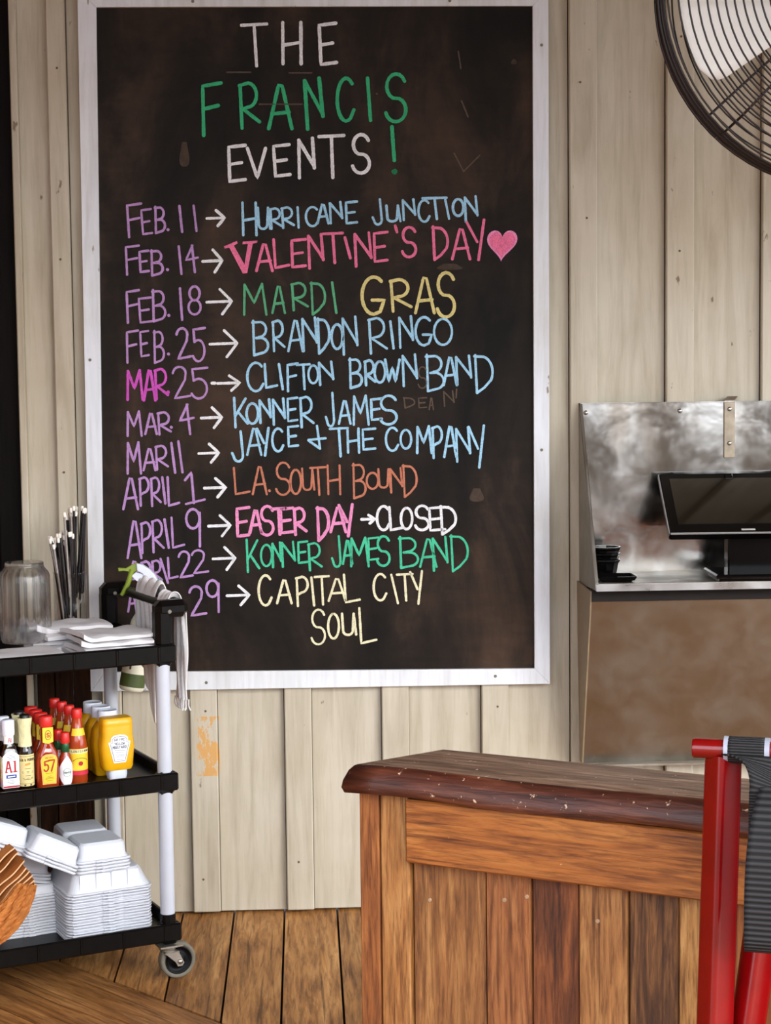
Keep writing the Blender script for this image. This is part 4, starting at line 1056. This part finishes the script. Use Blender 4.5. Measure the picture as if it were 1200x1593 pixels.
def row(make, px, py, lab, n, dv, group, cat_rot=0.0, dx=0.0):
    b = cz(px, py, ZMd); proto = make(); objs = []
    for k in range(n):
        p = cw(b.x+dx*k, b.y+.012+dv*k, ZMd)
        if k == 0: proto.location = p; proto.rotation_euler = (0,0,PHI+cat_rot); proto['label'] = lab[0]; proto['group'] = group; objs.append(proto)
        else: objs.append(dup(proto, p, (0,0,PHI+cat_rot+random.uniform(-.12,.12)), lab[min(k, len(lab)-1)], group))
    return objs
row(steak, 17, 1232, ['white-labelled steak sauce bottle with white cap at the front of the middle shelf', 'steak sauce bottle with white cap directly behind the front white-labelled one'], 2, .048, 'steak sauce bottles')
row(worcester, 43, 1230, ['dark bottle with cream label and pale paper neck at the front of its row', 'dark paper-necked bottle standing behind the front cream-labelled one'], 2, .052, 'dark bottles with paper necks')
row(ketchup57, 76, 1226, ['front red sauce bottle with yellow 57 label and red cap', 'second red-capped 57 sauce bottle from the shelf front', 'third red-capped 57 sauce bottle from the shelf front', 'rearmost red-capped 57 sauce bottle of its row'], 4, .046, 'red sauce bottles with yellow labels')
row(pepper, 105, 1223, ['small pepper sauce bottle with white diamond label and green neck at the shelf front', 'small green-necked pepper sauce bottle half hidden behind the front one'], 2, .042, 'small pepper sauce bottles', -.05, -.006)
row(hot, 124, 1218, ['front hot sauce bottle with yellow and crimson label and red cap', 'second yellow-labelled hot sauce bottle from the shelf front', 'third yellow-labelled hot sauce bottle from the shelf front', 'rearmost tall hot sauce bottle with its red cap rising highest'], 4, .056, 'tall hot sauce bottles', 0, -.003)
mo = row(must, 184, 1212, ['yellow mustard bottle with white keystone label standing on its cap'], 1, .06, 'mustard bottles')
b = cz(184, 1212, ZMd)
pu = must_up(); pu['label'] = 'upright yellow mustard bottle just behind the upside-down one'; pu['group'] = 'mustard bottles'
pu.location = cw(b.x, b.y+.014+.064, ZMd); pu.rotation_euler = (0,0,PHI)
dup(pu, cw(b.x+.002, b.y+.014+.126, ZMd), (0,0,PHI), 'middle upright yellow mustard bottle with white cap'); dup(pu, cw(b.x, b.y+.014+.192, ZMd), (0,0,PHI), 'rearmost upright yellow mustard bottle with white cap')
# a red bottle cut by the left edge of the picture
rb_ = hot(); rb_['label'] = 'red bottle at the far left of the middle shelf'; q = cz(-14, 1235, ZMd); rb_.location = cw(q.x, q.y+.012, ZMd); rb_.rotation_euler = (0,0,PHI+1.2)

# ---- top shelf: napkins, jars, straws
def napkin(w, d, h, seed, curl=0.0):
    rnd = random.Random(seed); m = MB(); nx, ny = 18, 12
    top = []; bot = []
    for i in range(nx+1):
        u = i/nx-.5; rt_ = []; rb2 = []
        for j in range(ny+1):
            v = j/ny-.5
            z = .0018*math.sin(9*u+seed)*math.cos(7*v+seed*2)+.0015*math.sin(17*u+3*v+seed)
            c = curl*max(0, (-u-.28))**2*9 - max(0, abs(v)-.40)*.04
            rt_.append((u*w, v*d*(1+.03*math.sin(5*u+seed)), h+z+c)); rb2.append((u*w, v*d, max(0, z*.4+c)))
        top.append(rt_); bot.append(rb2)
    m.grid(top); m.grid([r[::-1] for r in bot])
    def side(a, b): m.grid([a, b])
    side(top[0], bot[0]); side(bot[-1], top[-1]); side([r[0] for r in bot], [r[0] for r in top]); side([r[-1] for r in top], [r[-1] for r in bot])
    return m
def put_napkins(cx, cyy, n, w, d, h, labels, group, z0, seed, rots=None, curls=None):
    z = z0
    for k in range(n):
        o = napkin(w*random.uniform(.93,1.0), d*random.uniform(.93,1.0), h, seed+k, (curls or [0]*n)[k]).build('folded_napkin', M_['paper'])
        o.location = cw(cx+random.uniform(-.008,.008), cyy+random.uniform(-.008,.008), z); o.rotation_euler = (0,0,PHI+(rots[k] if rots else random.uniform(-.1,.1)))
        tag(o, labels[min(k, len(labels)-1)], 'napkin', group); z += h+.0022
    return z
nb0 = cz(200, 996, ZT-.012)
gl = 'folded white napkins on the top shelf'
cxn = -.115
put_napkins(cxn, .075, 4, .20, .165, .0125, ['thick folded white napkin at the bottom of the stack on the top shelf', 'second folded white napkin up the top shelf stack', 'third folded white napkin up the top shelf stack', 'topmost folded napkin lying on the stack beside the towel'], gl, ZTd, 3, [.0,.05,-.04,.10], [.0,.0,.02,.03])
put_napkins(-.175, .235, 4, .21, .15, .014, ['lowest napkin of the rear stack below the straws', 'second napkin of the rear stack below the straws', 'third napkin of the rear stack below the straws', 'rumpled napkin on top of the rear stack'], gl, ZTd, 13, [.1,-.1,.15,.05], [0,.01,.0,.03])
put_napkins(-.385, .075, 2, .27, .17, .010, ['white napkin spread flat on the shelf under the upturned jar', 'upper white napkin directly under the upturned jar'], gl, ZTd, 23, [0,.03])
def ribjar(sc=1.0):
    m = MB(); H = .205*sc; R = .062*sc; tk = .0045
    outer = [(R*.985,0),(R,.004),(R,.02)] + [(R*(1-.012*i/6), .02+(H-.055)*i/6) for i in range(1,7)] + [(R*.93,H-.026),(R*.84,H-.016),(R*.80,H-.012),(R*.79,H-.008),(R*.79,H-.003),(R*.77,H-.0005),(R*.74,H),(R*.70,H),(R*.1,H),(0,H)]
    inner = [(0,H-.008),(R*.1,H-.008),(R*.64,H-.008),(R*.70,H-.010),(R*.74,H-.016),(R*.84,H-.026),(R-.0050,H-.045),(R-.0040,.05),(R-.0035,0)]
    n = 96
    m.lathe(outer, n, 0, None, (0,0,0), 1, 1, .055, 20, True, (.012, H-.020), False)
    m.lathe(inner, n, 0, caps=False)
    # close the mouth
    k = len(outer)*n
    m.f += [((i+1) % n, i, k+(len(inner)-1)*n+i, k+(len(inner)-1)*n+(i+1) % n) for i in range(n)]; m.m += [0]*n; m.sm += [True]*n
    return m
jq = cz(50, 1003, ZTd+.0245)
jar = ribjar().build('ribbed_jar', M_['glass'])
jar.location = cw(jq.x, jq.y+.055, ZTd+.0265); jar.rotation_euler = (0,0,.1); tag(jar, 'ribbed clear glass jar standing upside down on white napkins', 'jar', 'upturned ribbed jars')
j2 = jar.copy(); C.objects.link(j2); j2.location = cw(jq.x-.136, jq.y+.058, ZTd+.0265); j2['label'] = 'second ribbed clear jar mostly cut off at the left edge of the picture'
# straw jar
sj = cv(111, 960, .37)
SJ = Vector((sj.x, .372, ZTd))
cup = thing('straw_jar', 'clear round jar packed with black straws at the back of the top shelf', 'jar', cw(*SJ), (0,0,PHI))
JR, JH = .045, cv(111, 890, .372).z-ZTd
m = MB(); m.lathe([(0,0),(JR-.003,0),(JR,.004),(JR,JH),(JR-.0022,JH),(JR-.0022,.006),(0,.006)], 40, caps=False)
m.build('glass', M_['thin_glass'], cup)
m = MB(); m.tube([(JR*math.cos(2*PI*k/40), JR*math.sin(2*PI*k/40), JH) for k in range(40)], .0018, 6, 0, None, False, True); m.build('rim', M_['thin_glass'], cup)
def mkstraw():
    t = thing('drinking_straw', '', 'straw', (0,0,0), (0,0,0), 'black straws in the jar')
    MB().tube([(0,0,0),(0,0,.22)], .0030, 8).build('tube', M_['straw'], t)
    MB().tube([(0,0,.2155),(0,0,.221),(0,0,.227),(0,0,.2285)], [.0036,.0046,.0044,.003], 8).build('tip', M_['straw_tip'], t)
    return t
st0 = mkstraw(); zj = ZTd+.008
pale = thing('drinking_straw', '', 'straw', (0,0,0), (0,0,0), 'highlight-grey straws in the jar')
MB().tube([(0,0,0),(0,0,.22)], .0030, 8).build('tube', plain('straw_highlight_grey', srgb(150,140,134), .4, 0, .15, 80), pale); MB().tube([(0,0,.2155),(0,0,.221),(0,0,.227),(0,0,.2285)], [.0036,.0046,.0044,.003], 8).build('tip', M_['straw_tip'], pale)  # grey tube: glossy highlights of black straws put into the colour
np_ = 0
tall = [(104+random.uniform(-4,30), random.uniform(786, 803)) for _ in range(23)] + [(100,797),(108,790)]
low = [(76+40*((i*0.618) % 1), random.uniform(832, 852)-((i*0.618) % 1)*14) for i in range(30)]
for i, (px, py) in enumerate(tall+low):
    v = .372+random.uniform(-.022, .028)
    a = cv(px, py, v); top = cw(a.x, v, a.z)
    bx_ = SJ.x + (a.x-SJ.x)*.28+random.uniform(-.012,.012) + .004; by_ = .372+(v-.372)*.6
    dx_ = bx_-SJ.x; dy_ = by_-.372; r_ = math.hypot(dx_, dy_)
    if r_ > .036: bx_ = SJ.x+dx_*.036/r_; by_ = .372+dy_*.036/r_
    bot = cw(bx_, by_, zj); dv_ = (top-bot); L = dv_.length; dv_.normalize()
    base_ = top - dv_*.2285
    if base_.z < zj: base_ = bot
    lightone = i % 3 == 2
    if lightone: t = pale if np_ == 0 else dup(pale, (0,0,0)); np_ += 1
    else: t = st0 if i == 0 else dup(st0, (0,0,0))
    t.location = base_; t.rotation_euler = dv_.to_track_quat('Z', 'Y').to_euler()
    t['label'] = 'tall black straw with a pale tip standing in the clear jar' if i < len(tall) else 'shorter black straw with a pale tip leaning left in the clear jar'
    if lightone: t['label'] = 'straw painted highlight grey among the black ones in the jar'; continue
    t['group'] = 'tall straws in the jar' if i < len(tall) else 'shorter straws in the jar'

# ---- spray bottle hooked on the handle, and the towel
green = plain('olive_green_plastic', srgb(128,146,38), .4, 0, .08); sprayw = plain('white_sprayer_plastic', srgb(222,226,240), .4, 0, .03)
vb = .345
sp = thing('spray_bottle', 'white spray bottle with green trigger hanging on the cart handle under the towel', 'spray bottle', cw(.082, vb, 0))
W2 = Matrix.Translation(-sp.location)
def sv(px, py, off=0.0):      # on a plane facing the camera through the bottle
    d0 = proj(sp.location+Vector((0,0,.85)))[2]; return onD(px, py, d0+off)-sp.location
def tb(pts, rad, off=0.0, n=12, flat=1.0):
    m = MB(); m.tube([sv(x, y, off) for x, y in pts], [r/600 for r in rad], n); return m
body_c = (207, 1000)
axis_b, axis_t = sv(204, 1074), sv(228, 925)
zax = (axis_t-axis_b).normalized(); xax = (RT - zax*RT.dot(zax)).normalized(); yax = zax.cross(xax)
Tb = Matrix((xax, yax, zax)).transposed().to_4x4(); Tb.translation = axis_b
HB = (axis_t-axis_b).length
bd = MB().lathe([(.028,0),(.033,.004),(.034,.012),(.034,HB*.60),(.030,HB*.72),(.016,HB*.84),(.014,HB)], 28, 0, Tb).build('bottle', plain('cream_bottle_plastic', srgb(226,222,200), .4, 0, .03), sp)
MB().lathe([(.0345,.012),(.0346,.014),(.0346,.046),(.0345,.048)], 28, 0, Tb).build('label_band', plain('dark_green_label', srgb(70,84,36), .5), bd)
g_ = [[Tb @ Vector((.0348*math.sin(a), .0348*math.cos(a)*-1 if False else -.0348*math.cos(a), z)) for a in (-.30,-.22,-.14)] for z in (.060,.088)]
MB().grid(g_).build('print', pr_dark, bd)
tb([(218,925),(224,915),(232,905)], [11,12,11]).build('collar', sprayw, sp)
m = MB(); prof = [sv(x, y) for x, y in ((213,876),(222,878),(233,885),(241,893),(246,903),(244,906),(236,904),(228,900),(222,892),(214,888))]
dv3 = FW*.030; m.prism([p-dv3*.5 for p in prof], dv3); hd_ = m.build('sprayer_head', sprayw, sp); md = hd_.modifiers.new('bevel', 'BEVEL'); md.width = .006; md.segments = 3
m = MB(); prof = [sv(x, y) for x, y in ((206,896),(212,890),(226,894),(232,902),(224,906),(214,904))]; m.prism([p-dv3*.35 for p in prof], dv3*.7); m.build('pump', sprayw, sp)
m = MB(); prof = [sv(x, y) for x, y in ((184,883),(196,884),(206,878),(213,875),(220,879),(221,886),(212,889),(204,893),(200,889),(193,888),(185,889))]; m.prism([p-dv3*.3 for p in prof], dv3*.6); o = m.build('nozzle', green, sp); md = o.modifiers.new('bevel', 'BEVEL'); md.width = .002; md.segments = 2
m = tb([(206,886),(203,896),(199,908),(194,918),(189,926)], [4.6,4.4,4.2,3.8,3.2], -.006); m.build('trigger', green, sp)
# towel
rnd = random.Random(11)
HB2 = HZ-.022
m = MB()
def fall(y0, y1, ztop_, zlow, xoff, folds, amp, skew=0.0, nx=26, nz=26):
    g = []
    for i in range(nz+1):
        t = i/nz; row = []
        for j in range(nx+1):
            s = j/nx; y = y0+(y1-y0)*s + skew*t
            zl = zlow(s); z = ztop_+(zl-ztop_)*t
            x = xoff + amp*(.35+.65*t)*math.sin(folds*PI*s+2*t) + .004*math.sin(23*s+5*t)
            row.append((x, y + .004*math.sin(9*t+4*s), z))
        g.append(row)
    return g
# front fall, outside the end, fringed
cA = cv(268, 960, .02); 
yA0, yA1 = .005, .075
xo = .095
def top_arc(y0, y1, xa, xb, peak, nx=26, folds=3, amp=.005, ph=0):
    g = []
    for i in range(15):
        a = PI*i/14; row = []
        for j in range(nx+1):
            s = j/nx; y = y0+(y1-y0)*s
            r = 1+.10*math.sin(folds*PI*s*2+ph)
            row.append((xa+(xb-xa)*(1-math.cos(a))/2 , y+.003*math.sin(a*2+s*7), HB2+(peak*math.sin(a))*r + amp*math.sin(6*PI*s+ph)*math.sin(a)))
        g.append(row)
    return g
xin = .030
zl1 = cv(280, 1088, .04).z
def add_sheet(gs):
    g = []
    for q in gs: g += q
    m.grid(g)
f1 = fall(.000, .072, HB2, lambda s: zl1+.004*math.sin(40*s), .064, 5, .005)
a1 = top_arc(.020, .100, .026, .064, .030, folds=2, ph=1)
in1 = fall(.020, .100, HB2, lambda s: HB2-.035, .026, 4, .002)
m.grid(in1[::-1][::3] + a1 + f1[1:])
zt2 = cv(240, 1126, .17).z
a2 = top_arc(.120, .300, .062, .034, .046, folds=3, ph=0)
f2 = fall(.150, .300, HB2, lambda s: zt2 + .20*max(0, s-.10)**.8, .036, 6, .004, .010)
for r_ in f2:
    for q_ in range(len(r_)): r_[q_] = (max(.0335, r_[q_][0]), r_[q_][1], r_[q_][2])
for i in range(15):      # ease the top into the narrower fall
    k_ = i/14; a2[i] = [(x, y+(f2[0][j][1]-y)*k_**2, z) for j, (x, y, z) in enumerate(a2[i])]
out2 = fall(.120, .300, HB2, lambda s: HB2-.10+.03*s, .062, 5, .004)
m.grid(out2[::-1] + a2 + f2[1:])
tw_ = thing('towel', 'white cloth towel draped over the cart handle', 'towel', cw(.05,.1,HZ), (0,0,PHI))
m2 = MB(); m2.v = [(x-.05, y-.1, z-HZ) for x, y, z in m.v]; m2.f = m.f; m2.m = m.m; m2.sm = m.sm
m2.build('cloth', M_['cloth'], tw_, solid=.0035, sub=1)
m = MB()
for k in range(15):
    y = .002+.070*k/14; x = .064+.006*math.sin(5*PI*k/14+2)
    m.tube([(x-.05, y-.1, zl1-HZ+.005), (x-.05+rnd.uniform(-.003,.003), y-.1+rnd.uniform(-.004,.004), zl1-HZ-.012), (x-.05+rnd.uniform(-.005,.005), y-.1+rnd.uniform(-.006,.006), zl1-HZ-.024)], .0019, 6)
m.build('fringe', M_['cloth'], tw_)
g = [[(p[0]-.05+.001, p[1]-.1, p[2]-HZ+.005) for p in r[3:6]] for r in a2[3:11]]
MB().grid(g).build('stripe', plain('teal_stripe', srgb(150,196,190), .9), tw_)

# ---- bottom shelf: foam boxes and paper bags
def foam(w, d, hgt, fl=.004, ind=.42, tab=True, big=True):
    """one hinged foam box lid: flange below, sloping walls with a shallow panel, flat top"""
    a, b = w/2, d/2; m = MB()
    r0 = .022*w/.22; n = 6
    def ring(k, z, rad): return rrect(a-k, b-k, rad, z, n)
    rings = [ring(.000, 0, r0), ring(-.0012, fl*.5, r0), ring(.000, fl, r0), ring(.005, fl+.0006, r0), ring(.008, fl+.006, r0), ring(hgt*ind, hgt-.006, r0*1.1), ring(hgt*ind+.006, hgt, r0)]
    m.loft(rings, 0, False)
    if tab: 
        for s in (-1, 1): m.box((s*.013, -b-.0008, fl*.5), (.020, .006, fl*1.05), 0, None, .0018)
        m.box((0, -b-.002, fl*.5-.001), (.018, .007, fl*.9), 0, None, .0018)
    if big:       # raised ribs on the sloping front and sides
        for s in (-.28, -.09, .09, .28):
            m.prism([(s*w-.018, -b+.010, fl+.006), (s*w+.018, -b+.010, fl+.006), (s*w+.014, -b+hgt*.42+.001, hgt-.004), (s*w-.014, -b+hgt*.42+.001, hgt-.004)], (0, -.0028, .0008), 0)
        # side panels of the flange, slightly proud
        for s in (-1, 1): m.box((s*w*.30, -b-.0002, fl*.5), (w*.30, .004, fl), 0, None, .001)
    return m
fb = cz(120, 1452, ZLd); fr_ = cz(258, 1432, ZLd)
print('foam stack corners', fb, fr_, 'ZLd', ZLd)
BW_, BD_ = .225, .225
fxc = -.045-BW_/2+.012; fyc = .012+BD_/2
BB = foam(BW_, BD_, .050, .004, .45)
ob = None
ZB0 = ZLd; NL = 16
stepb = (cv(180, 1385, .02).z-ZLd)/NL
for k in range(NL+1):
    if k == 0: ob = BB.build('foam_container', M_['foam']); o = ob
    else: o = ob.copy(); C.objects.link(o)
    o.location = cw(fxc+random.uniform(-.0018,.0018), fyc+random.uniform(-.0018,.0018), ZB0+stepb*k); o.rotation_euler = (0,0,PHI+random.uniform(-.012,.012))
    tag(o, 'topmost large white foam box lid of the tall stack by the post' if k == NL else 'large white foam box nested in the tall stack by the cart post', 'foam box', 'large foam boxes nested by the post' if k < NL else None)
    if k == NL: o['group'] = 'large foam boxes nested by the post'; zcap = ZB0+stepb*k+.050
    ob.data.name = 'foam_container'
SS = foam(.142, .142, .048, .0055, .24, True, False); so = None
def small_stack(x, y, z, n, yaw, labs, group, tilt=0.0, step=.0085, cat='foam box'):
    global so
    R = Matrix.Rotation(PHI+yaw, 4, 'Z') @ Matrix.Rotation(tilt, 4, 'Y')
    for k in range(n):
        if so is None: so = SS.build('small_foam_container', M_['foam']); o = so
        else: o = so.copy(); C.objects.link(o)
        off = R @ Vector((random.uniform(-.0015,.0015), random.uniform(-.0015,.0015), step*k))
        o.location = cw(x, y, z)+off; o.rotation_euler = R.to_euler(); tag(o, labs[min(k, len(labs)-1)], cat, group)
small_stack(fxc-.012, fyc-.028, zcap+.001, 4, 0, ['small foam box lowest in the front pile on the tall stack', 'second small foam box of the front pile on the tall stack', 'third small foam box of the front pile on the tall stack', 'small foam box on top of the front pile on the tall stack'], 'small foam boxes on the tall stack')
small_stack(fxc-.008, fyc+.115, zcap+.002, 3, -.05, ['small foam box lowest in the rear pile behind the front one', 'middle small foam box of the rear pile', 'small foam box on top of the rear pile, highest on the shelf'], 'small foam boxes at the back', 0, .010)
# left stack
MW_ = .175
rc_ = cz(103, 1448, ZLd)
lx, ly = rc_.x-MW_/2, max(-.012, rc_.y)+MW_/2
MBm = foam(MW_, MW_, .03, .0055, .4, True, False); mo_ = None
nl = 14; stl = .0075
for k in range(nl):
    if mo_ is None: mo_ = MBm.build('medium_foam_container', M_['foam']); o = mo_
    else: o = mo_.copy(); C.objects.link(o)
    o.location = cw(lx+random.uniform(-.002,.002)-.0008*k, ly+random.uniform(-.002,.002), ZLd+stl*k); o.rotation_euler = (0,0,PHI+random.uniform(-.015,.015))
    tag(o, 'white foam box in the upright stack half hidden by the paper bags', 'foam box', 'foam boxes stacked behind the bags')
zl_ = ZLd+stl*(nl-1)+.030
small_stack(lx-.018, ly-.012, zl_+.014, 3, 0, ['slightly tilted small foam box resting on the upright stack by the bags', 'second tilted small foam box above the stack by the bags', 'third tilted small foam box above the stack by the bags'], 'tilted foam boxes above the low stack', math.radians(12), .009)
pk = cv(79, 1348, .0)
small_stack(pk.x, .0+.071, pk.z, 3, 0, ['lowest steeply tilted foam box of the leaning pile', 'middle steeply tilted foam box of the leaning pile', 'steeply tilted foam box on top of the leaning pile'], 'foam boxes sliding to the right', math.radians(27), .0085)
pk = cv(-2, 1325, .03)
small_stack(pk.x, .03+.071, pk.z, 3, .1, ['lowest foam box leaning at the left edge above the bags', 'middle foam box leaning at the left edge above the bags', 'foam box on top of the pile at the left edge above the bags'], 'foam boxes at the left edge', math.radians(22), .0095)
# paper bags
def bagm(L, Wd, t, seed):
    r = random.Random(seed); m = MB(); nx, ny = 14, 6
    top = []; bot = []
    for i in range(nx+1):
        a = []; b = []
        for j in range(ny+1):
            x = -L*i/nx; y = (j/ny)*Wd; wv = .0022*math.sin(.8*i+seed)+.0015*math.sin(1.7*j+seed*2)
            e = (.55 if i in (0, nx) or j in (0, ny) else 1)
            a.append((x + (.002*r.uniform(-1,1) if i == 0 else 0), y, t*.5*e+wv)); b.append((x, y, -t*.5*e+wv))
        top.append(a); bot.append(b)
    m.grid([q[::-1] for q in top], 0, False); m.grid(bot, 0, False)
    for A, B in ((top[0], bot[0]), (bot[-1], top[-1]), ([q[0] for q in bot], [q[0] for q in top]), ([q[-1] for q in top], [q[-1] for q in bot])): m.grid([A, B], 1, False)
    return m
bn = [(22,1320),(30,1327),(38,1340),(41,1350),(46,1355),(49,1361),(53,1369),(57,1376)]
tl = math.radians(-38)
for k, (px, py) in enumerate(bn):
    v = -.014 - .004*k
    p = cv(px, py, v)
    o = bagm(.165, .17, .0065, k).build('paper_bag', [M_['bag'], M_['bag_edge']])
    o.location = cw(p.x, v, p.z); o.rotation_euler = (Matrix.Rotation(PHI+.05*math.sin(k*2), 4, 'Z') @ Matrix.Rotation(tl-.02*k, 4, 'Y')).to_euler()
    tag(o, ['brown paper bag uppermost in the leaning bundle', 'second brown paper bag from the top of the leaning bundle', 'third brown paper bag from the top of the bundle, jutting right', 'middle brown paper bag of the leaning bundle, upper', 'middle brown paper bag of the leaning bundle, lower', 'third brown paper bag from the bottom of the bundle', 'second brown paper bag from the bottom of the bundle', 'lowest flat brown paper bag of the leaning bundle'][k], 'paper bag', 'brown paper bags on the bottom shelf')
# crumpled bag hanging over the shelf edge
m = MB()
edgeA = [(57,1377),(54,1395),(44,1420),(28,1444),(8,1464),(-16,1482)]; edgeB = [(28,1374),(14,1392),(-2,1410),(-18,1428),(-32,1446),(-46,1462)]
rc2 = random.Random(5); g = []
for i in range(26):
    q = i/25*5; k = min(4, int(q)); f_ = q-k
    a = [edgeA[k][c]+(edgeA[k+1][c]-edgeA[k][c])*f_ for c in (0,1)]; b = [edgeB[k][c]+(edgeB[k+1][c]-edgeB[k][c])*f_ for c in (0,1)]
    rowp = []
    for j in range(18):
        s_ = j/17; px = a[0]+(b[0]-a[0])*s_ + rc2.uniform(-1,1)*(j > 0); py = a[1]+(b[1]-a[1])*s_ + rc2.uniform(-1,1)*(j > 0)
        fold = abs(((s_*3.3+i*.05) % 1)-.5)*.022 + abs(((s_*7+i*.13) % 1)-.5)*.006
        p = cv(px, py, -.046-.010*math.sin(PI*s_)-fold+rc2.uniform(-.0018,.0018)); rowp.append(cw(p.x, p.y, p.z))
    g.append(rowp)
m.grid(g, 0, False)
o = m.build('crumpled_paper_bag', M_['bag'], None, solid=.004)
tag(o, 'crumpled brown paper bag hanging over the bottom shelf edge', 'paper bag')
